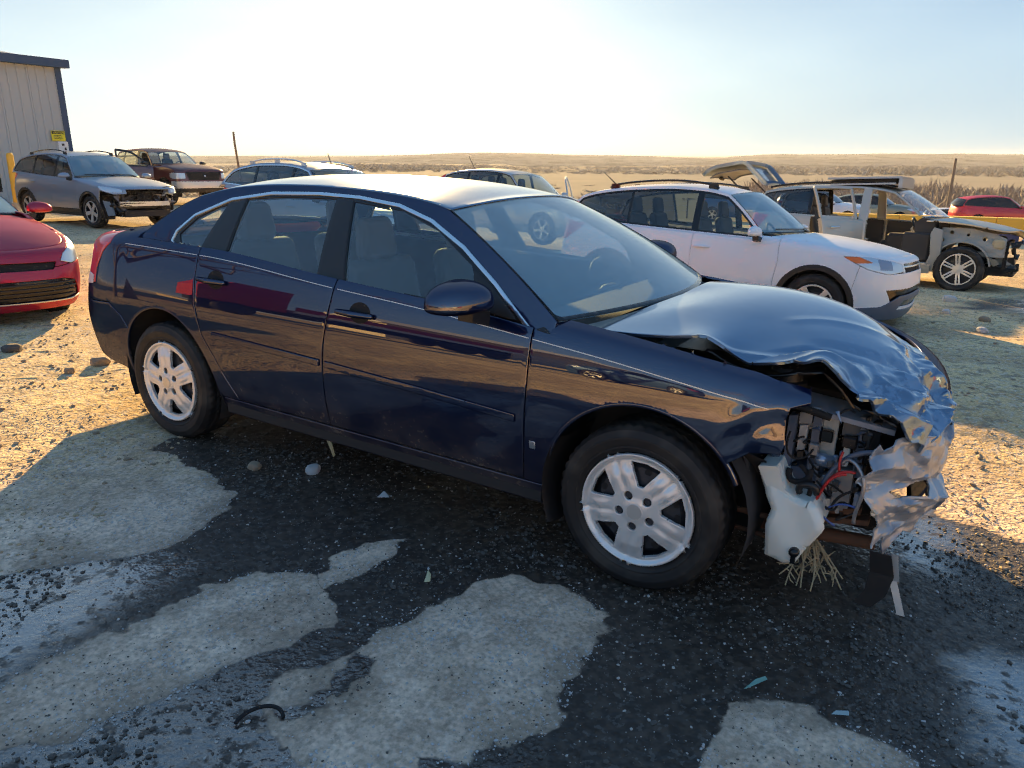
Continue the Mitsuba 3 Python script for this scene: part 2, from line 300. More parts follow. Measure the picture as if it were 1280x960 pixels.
# ------------------------------------------------------------------ vehicle bodies
class Shell:
    """A vehicle's outer skin below its windows as a map (u, w) -> point of its right side: u runs along the body (equal to x on the flank, on round the corners to the
    middle of the nose or tail), w is the height up to the shoulder line and then the way over the shoulder."""
    def __init__(s, hw, xf, xr, af, ar, belt, zm=0.66, bar=0.40, n=2.7, phi1=76, s1=0.12, nose=None, tail=None, plan=None, hoodz=None, deckz=None, s_end=0.15, hoodu=True):
        s.hw, s.xf, s.xr, s.zm, s.bar, s.s1, s.phi1, s.s_end = hw, xf, xr, zm, bar, s1, math.radians(phi1), s_end
        pl = smooth_list(plan) if plan else (lambda x: np.full_like(np.asarray(x, float), hw))
        xs = np.linspace(xr, xf, 160); th = np.linspace(math.pi / 2, 0, 400)[1:]
        def corner(b, a): return np.c_[a * np.cos(th) ** (2 / n), b * np.sin(th) ** (2 / n)]
        F, R = corner(float(pl(xf)), af), corner(float(pl(xr)), ar)
        side = np.c_[xs, pl(xs)]
        P = np.vstack([(R * [-1, 1] + [xr, 0])[::-1], side, F + [xf, 0]])
        L = np.r_[0, np.cumsum(np.linalg.norm(np.diff(P, axis=0), axis=1))]
        i0 = len(R); L1 = L - L[i0]; LL = L1.copy()
        sl = slice(i0, i0 + len(xs)); LL[sl] = xs; LL[:i0] = L1[:i0] + xr; LL[i0 + len(xs):] = xf + (L1[i0 + len(xs):] - L1[i0 + len(xs) - 1])
        U = np.linspace(LL[0], LL[-1], 1400); P = np.c_[np.interp(U, LL, P[:, 0]), np.interp(U, LL, P[:, 1])]
        tx = np.gradient(P, axis=0); tx /= np.linalg.norm(tx, axis=1, keepdims=True)
        s.U, s.P, s.N = U, P, np.c_[-tx[:, 1] * -1 * -1, tx[:, 0]]
        s.N = np.c_[-tx[:, 1], tx[:, 0]]
        s.uf, s.ur = U[-1], U[0]
        s.nose, s.tail = nose and smooth_list(nose), tail and smooth_list(tail)
        s.belt = smooth_list(belt)
        for z_of, is_front in ((hoodz, True), (deckz, False)):
            if z_of is None: continue
            x0_ = xf - .72 if is_front and hoodu else xf
            ub = np.linspace(x0_, s.uf, 60) if is_front else np.linspace(s.ur, xr, 40)
            zb = s.belt(ub)
            for _ in range(6):
                old = s.belt; s.belt = lambda u, a=ub, b=zb, o=old: np.where((u >= a[0]) & (u <= a[-1]), np.interp(u, a, b), o(u))
                q = s(ub, zb + s_end); zb = zb + (z_of(q[:, 0], -q[:, 1]) - q[:, 2]) * np.clip(np.abs(ub - (x0_ if is_front else xr)) / 0.30, 0, 1)
                s.belt = old
            s.belt = lambda u, a=ub, b=zb, o=s.belt: np.where((u >= a[0]) & (u <= a[-1]), np.interp(u, a, b), o(u))
    def __call__(s, u, w):
        u, w = np.asarray(u, float), np.asarray(w, float); sg = np.ones_like(u)
        sg = np.where((u > s.uf) | (u < s.ur), -1.0, 1.0); u = np.where(u > s.uf, 2 * s.uf - u, np.where(u < s.ur, 2 * s.ur - u, u))
        zb = s.belt(u); z = np.minimum(w, zb); o = np.maximum(w - zb, 0)
        d = s.bar * (z - s.zm) ** 2 + 0.9 * np.clip(0.30 - z, 0, None) ** 2 * 2
        if s.nose is not None: e = sstep(s.xf, s.xf + (s.uf - s.xf) * 0.62, u); d = d * (1 - e) + s.nose(z) * e
        if s.tail is not None: e = sstep(s.xr, s.xr + (s.ur - s.xr) * 0.62, u); d = d * (1 - e) + s.tail(z) * e
        p0 = np.arctan(2 * s.bar * np.clip(zb - s.zm, 0.05, None)); R = s.s1 / (s.phi1 - p0); k = np.minimum(o, s.s1); ph = p0 + (s.phi1 - p0) * k / s.s1; ex = np.maximum(o - s.s1, 0)
        d = d + R * (np.cos(p0) - np.cos(ph)) + ex * math.sin(s.phi1); z = z + R * (np.sin(ph) - np.sin(p0)) + ex * math.cos(s.phi1)
        X, Y = np.interp(u, s.U, s.P[:, 0]), np.interp(u, s.U, s.P[:, 1]); nx, ny = np.interp(u, s.U, s.N[:, 0]), np.interp(u, s.U, s.N[:, 1])
        return np.stack([X - nx * d, -(Y - ny * d) * sg, z], -1)

class House:
    """the glasshouse: side glass surface, roof, windscreen and rear glass"""
    def __init__(s, yb, zb, a, b, rail, ws, rg, crown=0.06, narrow=None):
        s.yb, s.zb, s.a, s.b, s.rail_pts, s.crown = yb, zb, a, b, rail, crown
        s.rail = smooth_list(rail); s.ws, s.rg = ws, rg; s.nar = smooth_list(narrow) if narrow else (lambda x: np.ones_like(np.asarray(x, float)))
    def Y(s, x, z): k = np.asarray(z, float) - s.zb; return (s.yb - s.a * k - s.b * k * k) * s.nar(x)
    def side(s, x, z): return np.stack([x, -s.Y(x, z), z], -1)
    def side_in(s, off): return lambda x, z: s.side(x, z) + np.array([0, off, 0])
    def roof(s, x, y):
        zr = s.rail(x); ye = s.Y(x, zr); q = np.clip(np.abs(y) / ye, 0, 1.1)
        return np.stack([x, y, zr + s.crown * (1 - q ** 2.4)], -1)
    def slant(s, g, up=0.0):
        """windscreen or rear glass: g = dict(x0, z0, x1, z1, bow0, bow1, drop0, drop1); the map (across, up) -> point"""
        L = math.hypot(g['x1'] - g['x0'], g['z1'] - g['z0']); hw0 = float(s.Y(g['x0'], g['z0'] - g['drop0']))
        sg = 1.0 if g['x1'] < g['x0'] else -1.0
        def fn(a, t):
            k = np.asarray(t, float) / L; q = np.asarray(a, float) / hw0
            x = g['x0'] + (g['x1'] - g['x0']) * k; z = g['z0'] + (g['z1'] - g['z0']) * k; b = g.get('bulge', 0.02) * 4 * k * (1 - k)
            bow = g['bow0'] + (g['bow1'] - g['bow0']) * k; dr = g['drop0'] + (g['drop1'] - g['drop0']) * k
            xs = x - sg * bow * q ** 2; zs = z - dr * q ** 2 + b * 0.8 + up; y = q * s.Y(x - sg * bow, z - dr)
            return np.stack([xs + sg * b * 0.5, y, zs], -1)
        return fn, hw0, L
    def edge(s, g, n=9):
        k = np.linspace(0, 1, n); sg = 1.0 if g['x1'] < g['x0'] else -1.0; b = g.get('bulge', 0.02) * 4 * k * (1 - k)
        return np.c_[g['x0'] + (g['x1'] - g['x0']) * k - sg * (g['bow0'] + (g['bow1'] - g['bow0']) * k) + sg * b * .5, g['z0'] + (g['z1'] - g['z0']) * k - (g['drop0'] + (g['drop1'] - g['drop0']) * k) + b * .8]
    def outline(s, low):
        """(x, z) polygon of the whole side above the belt, low = height of its lower edge as a function of x"""
        e = s.edge(s.ws); r = s.edge(s.rg)
        xs = np.linspace(e[-1, 0], r[-1, 0], 24)[1:-1]
        xl = np.linspace(r[0, 0], e[0, 0], 20)
        return Polygon(np.vstack([e, np.c_[xs, s.rail(xs)], r[::-1], np.c_[xl, low(xl)]])).buffer(0)

def tyre_mesh(R, rr, w, n=72, tread=True, sub=1):
    """axle along y, outer face towards -y, centred on y = 0"""
    h = w / 2; d = R - rr
    prof = [(rr, -h * .80), (rr + .012, -h * .90), (rr + d * .18, -h * .95), (rr + d * .20, -h * .972), (rr + d * .24, -h * .972), (rr + d * .26, -h * .958), (rr + d * .36, -h * .995), (rr + d * .50, -h * 1.0), (rr + d * .52, -h * 1.012), (rr + d * .60, -h * 1.005), (rr + d * .62, -h * .985), (R - d * .17, -h * .90), (R - .012, -h * .80)]
    k = len(prof); crowns = np.linspace(-.74, .74, 17); pr = prof + [(R - .006 * abs(c) ** 3, h * c) for c in crowns] + [(a, -b) for a, b in prof[::-1]]
    disp = np.zeros((n, len(pr)))
    if tread:
        for g in (3, 4, 8, 12, 13): disp[:, k + g] = -.008
        i = np.arange(n)
        for j in (0, 1, 2, 5, 6, 7, 9, 10, 11, 14, 15, 16):
            disp[(i + (j // 3)) % 3 == 0, k + j] -= .007
    m = revolve(pr, n, 'y', disp)
    return tm(m.vertices, np.array(m.faces)[:, ::-1]) if m.volume < 0 else m
def spoked_rim(R, spokes=5, width=0.055, hub=0.075, lip=0.022, dish=0.03, flare=1.25, cell=0.02, th=.012, split=0.0, turn=0.0):
    """alloy wheel face, outer side towards -y"""
    disc = Point(0, 0).buffer(R, 48); ringp = disc.difference(Point(0, 0).buffer(R - lip, 48)); parts = [ringp, Point(0, 0).buffer(hub, 24)]
    for i in range(spokes):
        a = math.radians(turn) + i * 2 * math.pi / spokes; c, s_ = math.cos(a), math.sin(a)
        w0, w1 = width * .5, width * .5 * flare
        pl = Polygon([(hub * .6, -w0), (R - lip * .5, -w1), (R - lip * .5, w1), (hub * .6, w0)])
        if split: pl = pl.difference(Polygon([(hub * 1.25, -split * .3), (R - lip * 1.6, -split), (R - lip * 1.6, split), (hub * 1.25, split * .3)]))
        parts.append(shapely.affinity.rotate(pl, a, origin=(0, 0), use_radians=True))
    face = unary_union(parts).buffer(-.004).buffer(.008).buffer(-.004)
    def fn(u, v):
        r = np.hypot(u, v) / R
        return np.stack([u, -dish * (sstep(0.25, .9, r) - 1.0 * 0) * 1.0 + 0.0 * u + dish * .35 * (1 - sstep(0, .25, r)) * -1, v], -1)
    return panel(face, fn, cell, .004, th)
def barrel(R, depth, n=48): m = revolve([(R, 0), (R - .012, .02), (R - .02, depth), (0.02, depth)], n, 'y'); return m
import shapely.affinity

class Car:
    def __init__(s, name, label, M, category='car', group=None):
        s.M = np.asarray(M, float); s.k = thing(name, label, category, group)
    def add(s, name, mesh, bsdf, smooth=40, parent=None, label=None):
        if mesh is None: return None
        return put(name, mesh, bsdf, parent or s.k, smooth, s.M, label)
    def pair(s, name, mesh, bsdf, smooth=40, parent=None):
        a = s.add(name, mesh, bsdf, smooth, parent); b = s.add(name, mirror(mesh) if mesh is not None else None, bsdf, smooth, parent); return a, b
    def wheel(s, x, y, R, tyre, rim, back, rim_mat='alloy', tw=.225, turn=0.0, extra=()):
        """outer tyre face at |y|"""
        sg = -1 if y < 0 else 1
        A = np.eye(4); ct, st = math.cos(turn), math.sin(turn)
        rot = np.array([[ct, 0, st], [0, 1, 0], [-st, 0, ct]])
        flip = np.diag([1, 1, 1.0]) if sg < 0 else np.diag([-1, -1, 1.0])
        A[:3, :3] = flip @ rot; A[:3, 3] = [x, y - sg * tw / 2, R - .008]
        w = numbered(f'{s.k}__wheel')
        Mw = s.M @ A; O = np.eye(4); O[1, 3] = -tw * .40; Mr = Mw @ O
        put('tyre', tyre, 'tyre_rubber', w, 35, Mw); put('rim', rim, rim_mat, w, 35, Mr); put('brake_disc', back, 'wheel_black', w, 35, Mr)
        for nm, me, ma in extra: put(nm, me, ma, w, 35, Mr)
        return w

def seat_mesh(x, y, zc=0.45, back=0.62, tilt=0.22, w=0.25):
    c = blob([(x + .25, y - w + .06, zc), (x + .25, y + w - .06, zc), (x - .2, y - w + .06, zc - .04), (x - .2, y + w - .06, zc - .04)], .07)
    b = blob([(x - .22, y - w + .06, zc), (x - .22, y + w - .06, zc), (x - .22 - back * tilt, y - w + .09, zc + back), (x - .22 - back * tilt, y + w - .09, zc + back)], .06)
    return cat(c, b)
def headrest_mesh(x, y, z, w=.12): return cat(blob([(x, y - w + .03, z), (x, y + w - .03, z), (x - .02, y - w + .045, z + .13), (x - .02, y + w - .045, z + .13)], .045), tube([(x, y - .05, z - .12), (x, y - .05, z)], .006, 6), tube([(x, y + .05, z - .12), (x, y + .05, z)], .006, 6))

def build_vehicle(c, sp, sh, ho):
    """The common parts of a vehicle: c = Car, sp = description, sh = Shell, ho = House."""
    body, cell = sp['paint'], sp.get('cell', 0.05); skip = sp.get('skip', ()); gap = .004
    SE = sh.s_end
    ga, gb = ho.edge(ho.rg)[0, 0] + .01, ho.edge(ho.ws)[0, 0] - .01
    us = np.unique(np.r_[np.linspace(sh.ur, sh.uf, 160), ga, ga + 1e-3, gb, gb + 1e-3]); top = np.c_[us, sh.belt(us) + np.where((us > ga + 5e-4) & (us < gb + 5e-4), sp.get('door_top', .045), SE)]
    allp = Polygon(np.vstack([top, [(sh.uf, sp['sill'])], [(sh.ur, sp['sill'])]]))
    arch = [Point(x, sp['arch_z']).buffer(sp['arch_r'], 40) for x in (0.0, -sp['wb'])]
    arches = unary_union([arch[0], arch[1], *[box(x - sp['arch_r'], -1, x + sp['arch_r'], sp['arch_z']) for x in (0.0, -sp['wb'])]])
    wide = lambda g: shapely.affinity.scale(g, -1, 1, origin=(0, 0))
    def sym(g, uc):  # both halves of a middle piece
        return unary_union([g, shapely.affinity.translate(shapely.affinity.scale(g, -1, 1, origin=(0, 0)), 2 * uc, 0)]).buffer(.002).buffer(-.002)
    for g in sp.get('trim_low', ()): allp = allp.difference(Polygon(g))
    P = {k: Polygon(v).buffer(0).intersection(allp) for k, v in sp['panels'].items()}
    rocker = box(-sp['wb'] + sp['arch_r'] * .6, 0, -sp['arch_r'] * .6, sp['rocker']).intersection(allp).difference(arches)
    used = []
    def take(g): 
        for q in used: g = g.difference(q)
        used.append(g.buffer(gap)); return g
    cut = {}
    for k in ('headlight', 'tail_light', 'grille', 'fog_recess', 'front_bumper', 'rear_bumper', 'front_door', 'rear_door'):
        if k in P: cut[k] = take(P[k].difference(arches))
    cut['rocker'] = take(rocker)
    split = sp['split']
    cut['front_fender'] = take(allp.difference(arches).intersection(box(split, -1, 99, 9)))
    rest = take(allp.difference(arches).intersection(box(-99, -1, split, 9)))
    ut = sp.get('tailgate_u')
    if ut is not None:
        cut['tailgate'] = rest.intersection(box(-99, -1, ut - gap, 9)); rest = rest.intersection(box(ut + gap, -1, 99, 9))
    cut['rear_quarter'] = rest
    mats = {'headlight': 'lamp_reflector', 'tail_light': 'red_lens', 'grille': 'gloss_black', 'fog_recess': 'gloss_black', 'front_bumper': sp.get('bumper', body), 'rear_bumper': sp.get('bumper', body), 'rocker': sp.get('rocker_mat', body)}
    off = {'grille': .03, 'fog_recess': .02}
    keys = {}
    for k, g in cut.items():
        if k in skip or g.is_empty: continue
        fn = sh if k not in off else (lambda u, w, o=off[k]: sh(u, w) + inward(sh, u) * o)
        uc = sh.uf if k in ('grille', 'front_bumper', 'fog_recess') else sh.ur if k in ('tailgate', 'rear_bumper') else None
        if uc is not None and (abs(g.bounds[2] - uc) < .02 or abs(g.bounds[0] - uc) < .02):
            keys[k] = c.add(k, panel(sym(g, uc), fn, cell), mats.get(k, body))
        else:
            m = panel(g, fn, cell)
            for side, mm in (('r', m), ('l', mirror(m) if m is not None else None)):
                if (k, side) in skip: continue
                keys[k, side] = c.add(k, mm, mats.get(k, body))
    # wheel arch lips
    if sp.get('arch_trim'):
        for x in (0.0, -sp['wb']):
            a = ring_line(x, sp['arch_z'], sp['arch_r'] + .028, -28, 208, 30); q = sh(a[:, 0], a[:, 1]) + [0, -.006, 0]
            pl = LineString(ring_line(x, sp['arch_z'], sp['arch_r'] + .025, -32, 212, 30)).buffer(.032, cap_style='flat')
            m = panel(pl, lambda u, w: sh(u, w) + [0, -.012, 0], .05, .006, .03)
            if ('arch_trim', x) not in skip: c.pair('arch_trim', m, sp['arch_trim'])
    if 'inner_body' not in skip:
        ib = allp.difference(arches.buffer(.03)).intersection(box(sh.ur + .02, sp['sill'] + .03, sh.uf - .02, 9)).intersection(sp.get('inner_keep', box(-99, -9, 99, 9)))
        for g in sp.get('inner_cut', ()): ib = ib.difference(g)
        uu = np.linspace(sh.ur, sh.uf, 80); ib = ib.intersection(Polygon(np.vstack([np.c_[uu, sh.belt(uu) - .02], [(sh.uf, -1), (sh.ur, -1)]])))
        c.pair('inner_body', panel(ib, lambda u, w: sh(u, w) + inward(sh, u) * .022, max(cell, .06), 0, 0, inset=False), 'matt_black', True)
    # liners and underbody
    for x in (0.0, -sp['wb']):
        a = ring_line(x, sp['arch_z'], sp['arch_r'] + .012, -25, 205, 22); n = len(a); yo, yi = -sp['hw'] + .05, -sp['hw'] + .36
        v = np.vstack([np.c_[a[:, 0], np.full(n, yo), a[:, 1]], np.c_[a[:, 0], np.full(n, yi), a[:, 1]], [[x, yi, sp['arch_z']]]])
        f = [(i, i + 1, n + i + 1) for i in range(n - 1)] + [(i, n + i + 1, n + i) for i in range(n - 1)] + [(n + i, n + i + 1, 2 * n) for i in range(n - 1)]
        if ('wheel_liner', x) not in skip: c.pair('wheel_liner', tm(v, f), 'underbody_grey')
    yi = sp['hw'] - .36
    xr_, xf_ = sh(np.array([sh.ur]), np.array([.4]))[0, 0] + .12, sh(np.array([sh.uf]), np.array([.4]))[0, 0] - .12
    if 'underbody' not in skip:
        c.add('underbody', cat(bx(xr_, sp.get('under_front', xf_), -yi, yi, sp['sill'] + .02, sp['sill'] + .16), bx(-sp['wb'] + sp['arch_r'] + .03, -sp['arch_r'] - .03, -sp['hw'] + .07, sp['hw'] - .07, sp['sill'] + .03, sp['sill'] + .14)), 'underbody_grey', False)
    # hood, trunk lid
    if 'hoodz' in sp and 'hood' not in skip:
        c.add('hood', panel(sp['hood_poly'](sh), lambda x, y: np.stack([x, y, sp['hoodz'](x, y)], -1), cell, .008, .03), sp.get('hood_mat', body))
    if 'deckz' in sp and 'trunk_lid' not in skip:
        c.add('trunk_lid', panel(sp['deck_poly'](sh), lambda x, y: np.stack([x, y, sp['deckz'](x, y)], -1), cell, .006, .03), body)
    # cowl and dark shelf under the glass
    # glasshouse
    low = lambda x: np.asarray(sh.belt(x)) + sp.get('gh_low', .03)
    gh = ho.outline(low)
    wins = {k: Polygon(v) for k, v in sp['windows'].items()}
    dlo = Polygon(sp['dlo']).buffer(0).intersection(gh.buffer(-.004)) if 'dlo' in sp else unary_union([w.buffer(sp.get('frame', .022), join_style='round') for w in wins.values()]).buffer(.02).buffer(-.02).intersection(gh.buffer(-.012))
    frame = gh.difference(dlo)
    if 'gh_split' in sp:  # pillars apart, where doors are missing
        frame = frame.intersection(sp['gh_split'])
    c.pair('pillar_frame', panel(frame, ho.side, cell * .8, .005, .02), sp.get('pillar', body))
    trim = dlo.difference(unary_union([w for w in wins.values()]))
    if 'trim_keep' in sp: trim = trim.intersection(sp['trim_keep'])
    c.pair('window_surround', panel(trim, ho.side_in(.004), cell * .8, .002, .02, inset=False), sp.get('surround', 'gloss_black'))
    for k, w in wins.items():
        nm, gm = ('window', sp.get('glass_mats', {}).get(k, sp.get('glass', 'glass_green')))
        m = panel(w.buffer(.006), ho.side_in(.010), cell, 0, 0, inset=False)
        for side, mm in (('r', m), ('l', mirror(m))):
            if (k, side) not in skip and k not in skip: c.add(nm, mm, gm, True)
    # roof
    e, r = ho.edge(ho.ws), ho.edge(ho.rg); x1, x0 = e[-1, 0], r[-1, 0]
    ed = np.linspace(x0, x1, 30); ye = ho.Y(ed, ho.rail(ed)) - .002
    q = np.linspace(1, -1, 15); fr = np.c_[ho.ws['x1'] - ho.ws['bow1'] * q ** 2 + .004, q * ye[-1]]; rr = np.c_[ho.rg['x1'] + ho.rg['bow1'] * q[::-1] ** 2 - .004, q[::-1] * ye[0]]
    if 'roof' not in skip:
        rp = Polygon(np.vstack([np.c_[ed, ye][1:-1], fr, np.c_[ed, -ye][1:-1][::-1], rr])).buffer(0)
        c.add('roof', panel(rp, ho.roof, cell * .9, .008, .03), sp.get('roof_mat', body))
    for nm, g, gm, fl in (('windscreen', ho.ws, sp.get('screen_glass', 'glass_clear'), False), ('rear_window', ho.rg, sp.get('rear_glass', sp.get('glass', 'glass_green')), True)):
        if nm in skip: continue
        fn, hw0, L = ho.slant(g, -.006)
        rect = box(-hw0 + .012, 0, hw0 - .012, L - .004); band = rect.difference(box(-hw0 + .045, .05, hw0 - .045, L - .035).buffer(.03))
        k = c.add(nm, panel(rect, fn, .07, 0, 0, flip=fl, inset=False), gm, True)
        fn2, _, _ = ho.slant(g, -.001)
        c.add('frit_band', panel(band, fn2, .05, 0, .004, flip=fl, inset=False), 'gloss_black', True, parent=k)
    # inside
    if 'inside' not in skip:
        for (x, y, zc, bk, hr) in sp['seats']:
            k = c.add('seat', seat_mesh(x, y, zc, bk, w=sp.get('seat_w', .25)), sp.get('seat_mat', 'interior_grey'))
            if hr: c.add('headrest', headrest_mesh(x - .22 - bk * .22 - .01, y, zc + bk + .09), sp.get('seat_mat', 'interior_grey'), parent=k)
        xc = ho.ws['x0']; zc = ho.ws['z0']
        hwc = float(ho.Y(xc - ho.ws['bow0'], zc)) - .10
        dash = hull([(xc - .02 + dx, y, z) for y in (-hwc, hwc) for dx, z in ((-.10, zc - .05), (-.32, zc - .02), (-.42, zc - .10), (-.38, zc - .42), (-.10, zc - .42))])
        if 'dashboard' not in skip: c.add('dashboard', dash, 'interior_dark', 20)
        if 'steering_wheel' not in skip:
            a = np.linspace(0, 2 * np.pi, 28, endpoint=False); ce = np.array([xc - .52, .36, zc - .10]); t1 = np.array([0, 1.0, 0]); t2 = np.array([-.42, 0, .91]) 
            c.add('steering_wheel', cat(tube([ce + .185 * (math.cos(x) * t1 + math.sin(x) * t2) for x in a], .014, 8, True), tube([ce - t1 * .18, ce, ce + t1 * .18], .016, 6), tube([ce, ce + np.array([.2, 0, -.1])], .03, 8), blob([ce - t1 * .03, ce + t1 * .03], .05)), 'interior_dark')
        c.add('cabin_floor', cat(bx(-sp['wb'] - .2, -.35, -yi - .2, yi + .2, sp['sill'] + .165, sp['sill'] + .19), bx(sp.get('fire_x', -.42), sp.get('fire_x', -.42) + .03, -yi, yi, sp['sill'] + .19, zc - .06)), 'interior_dark', False)
    # mirrors, handles
    if 'mirror' in sp:
        mx, my, mz = sp['mirror']
        s_ = trimesh.creation.icosphere(subdivisions=4, radius=1.0); v = np.array(s_.vertices); f = np.array(s_.faces)
        v = np.sign(v) * np.abs(v) ** np.array([.85, .8, .8]); out = (v[:, 1] + 1) / 2; v = v * sp.get('mirror_size', np.array([.10, .125, .085]))
        v[:, 0] = np.where(v[:, 0] < 0, v[:, 0] * .45, v[:, 0] * (1 - .30 * out)); v[:, 2] = np.where(v[:, 2] < 0, v[:, 2] * .40, v[:, 2] * (1 - .22 * out ** 2))
        for sg in (-1, 1):
            vm = tm(v * [1, sg, 1] + [mx, sg * my, mz], f if sg > 0 else f[:, ::-1]); k = c.add('side_mirror', vm, sp.get('mirror_mat', body), True)
            c.add('mirror_arm', hull([(mx + a, sg * (my - b), mz + d) for a, b, d in ((.05, .06, -.03), (-.02, .06, -.03), (.05, .06, -.08), (-.02, .06, -.08), (.06, .17, -.05), (-.03, .17, -.05), (.06, .17, -.11), (-.03, .17, -.11))]), 'black_plastic', 20, parent=k)
            c.add('mirror_glass', bx(mx - sp.get('mirror_size', (.1, .125, .085))[0] * .40, mx - sp.get('mirror_size', (.1, .125, .085))[0] * .36, sg * my - .07, sg * my + .07, mz - .022, mz + .045), 'chrome', False, parent=k)
    for (hx, hz) in sp.get('handles', ()):
        p = sh(np.array([hx - .10, hx, hx + .10]), np.array([hz, hz + .004, hz]))
        m = blob([p[0] + [0, -.012, 0], p[1] + [0, -.038, 0], p[2] + [0, -.012, 0]], [.012, .014, .012], 2)
        a, b = 'front_door' if hx > sp['split'] - .95 else 'rear_door', sp.get('handle_mat', body)
        for side, mm in (('r', m), ('l', mirror(m))):
            if keys.get((a, side)): 
                c.add('handle', mm, b, parent=keys[a, side])
    return dict(keys=keys, cut=cut, gh=gh, dlo=dlo, wins=wins, low=low, arches=arches, allp=allp)
def inward(sh, u):
    a = sh(u - .004, np.full_like(u, .6)); b = sh(u + .004, np.full_like(u, .6)); t = b - a; t /= np.linalg.norm(t, axis=-1, keepdims=True) + 1e-12
    return np.stack([-t[..., 1], t[..., 0], 0 * t[..., 0]], -1)

def mk(c, q):
    """a vehicle from its main measures (q); everything else follows"""
    hw, wb = q['hw'], q['wb']; crown = q.get('hood_crown', .05); hc = smooth_list(q['hood']); ye = hw - .17
    hoodz = lambda x, y: hc(x) - crown * np.clip(np.abs(y) / ye, 0, 1.15) ** 2.4
    kw = {k: q[k] for k in ('zm', 'bar', 'n', 's1', 'nose', 'tail', 'plan', 'deckz') if k in q}
    sh = Shell(hw, q['xf'], q['xr'], q['af'], q['ar'], q['belt'], hoodz=hoodz, s_end=q.get('s_end', .15), **kw)
    w, r = dict(q['ws']), dict(q['rg'])
    rail = q['rail']; rl = smooth_list(rail); cr = q.get('crown', .05)
    for g in (w, r):
        g.setdefault('drop1', cr); g.setdefault('drop0', .02); sg = 1 if g is w else -1
        g['z1'] = float(rl(g['x1'] - sg * g['bow1'])) + cr
    ho = House(q['yb'], q['zb'], q['a'], q['b'], rail, w, r, crown=cr, narrow=q.get('narrow'))
    low = lambda x: np.asarray(sh.belt(x)) + q.get('gh_low', .03)
    gh = ho.outline(low); m = q.get('frame_m', .05)
    inner = gh.buffer(-m, join_style='round').buffer(-.02).buffer(.02)
    if 'dlo_cut' in q: inner = inner.intersection(Polygon(q['dlo_cut']))
    wins = inner
    for x0, x1, hw_ in q['pillars']: wins = wins.difference(Polygon([(x0 - hw_, 0.5), (x0 + hw_, .5), (x1 + hw_, 2.4), (x1 - hw_, 2.4)]))
    ws_ = sorted(polys(wins), key=lambda p: -p.centroid.x)
    names = ['front', 'rear', 'quarter', 'extra']
    def hood_poly(sh):
        u = np.linspace(q.get('hood_x', ho.edge(w)[0, 0] + .02), sh.uf, 70); p = sh(u, sh.belt(u) + sh.s_end)[:, :2]
        cx = w['x0']; y0 = abs(p[0, 1]); cowl = [(cx - w['bow0'] * (k / y0) ** 2 + .05, -k) for k in np.linspace(0, y0 * .92, 8)]
        n = np.vstack([cowl, p]); mm = n * [1, -1]
        return Polygon(np.vstack([n, mm[::-1]])).buffer(0).buffer(-.004)
    sp = dict(q); sp.update(windows={names[i]: np.array(p.simplify(.003).exterior.coords) for i, p in enumerate(ws_) if i < 4}, hoodz=hoodz, hood_poly=hood_poly)
    sp['dlo'] = np.array(max(polys(inner.buffer(.018)), key=lambda p: p.area).exterior.coords)
    R = build_vehicle(c, sp, sh, ho)
    for nm, pl, m_, off, symm in q.get('extras', ()):
        g = Polygon(pl).buffer(0).intersection(R['allp']).difference(R['arches'])
        fn = lambda u, w_, o=off: sh(u, w_) - inward(sh, u) * o
        if symm:
            uc = sh.uf if symm > 0 else sh.ur
            g = unary_union([g, shapely.affinity.translate(shapely.affinity.scale(g, -1, 1, origin=(0, 0)), 2 * uc, 0)]).buffer(.003).buffer(-.003)
            c.add(nm, panel(g, fn, sp.get('cell', .05), .004, .01), m_)
        else: c.pair(nm, panel(g, fn, sp.get('cell', .05), .003, .008), m_)
    if 'rails' in q:
        a, b = q['rails']; xs = np.linspace(a, b, 22); off = q.get('rail_y', .06)
        z = rl(xs) + .055; y = ho.Y(xs, rl(xs)) - off; h = .045 * np.sin(np.pi * np.clip((xs - b) / (a - b), 0, 1)) ** .35
        c.pair('roof_rail', cat(tube(np.c_[xs, -y, z - .025 + h], .014, 8), *[hull([(x + d, -yy + e, zz) for d in (-.06, .06) for e in (-.012, .012) for zz in (zr_ - .05, zr_ + .035)]) for x, yy, zr_ in ((xs[1], y[1], z[1] - .02), (xs[-2], y[-2], z[-2] - .02), *(((xs[11], y[11], z[11] - .02),) if q.get('rail_mid') else ()))]), q.get('rail_mat', 'gloss_black'))
    if 'wheels' in q:
        W = q['wheels']; tyre = tyre_mesh(W['R'], W['rim'] + .004, W['w'], W.get('n', 60), W.get('tread', True))
        rim = spoked_rim(W['rim'], W['spokes'], W['width'], W.get('hub', .07), W.get('lip', .02), .012, W.get('flare', 1.2), .03, split=W.get('split', 0))
        back = revolve([(W['rim'], -.004), (W['rim'] - .012, .05), (W['rim'] - .02, .10), (.16, .085), (.15, .055), (.06, .05), (.001, .045)], 36)
        t = q.get('track', hw - .02)
        for i, (x, y) in enumerate(((0, -t), (-wb, -t), (0, t), (-wb, t))):
            if i in q.get('no_wheel', ()): continue
            c.wheel(x, y, W['R'], tyre, rim, back, W.get('mat', 'alloy'), W['w'], 0.4 + i)
    return sh, ho, R
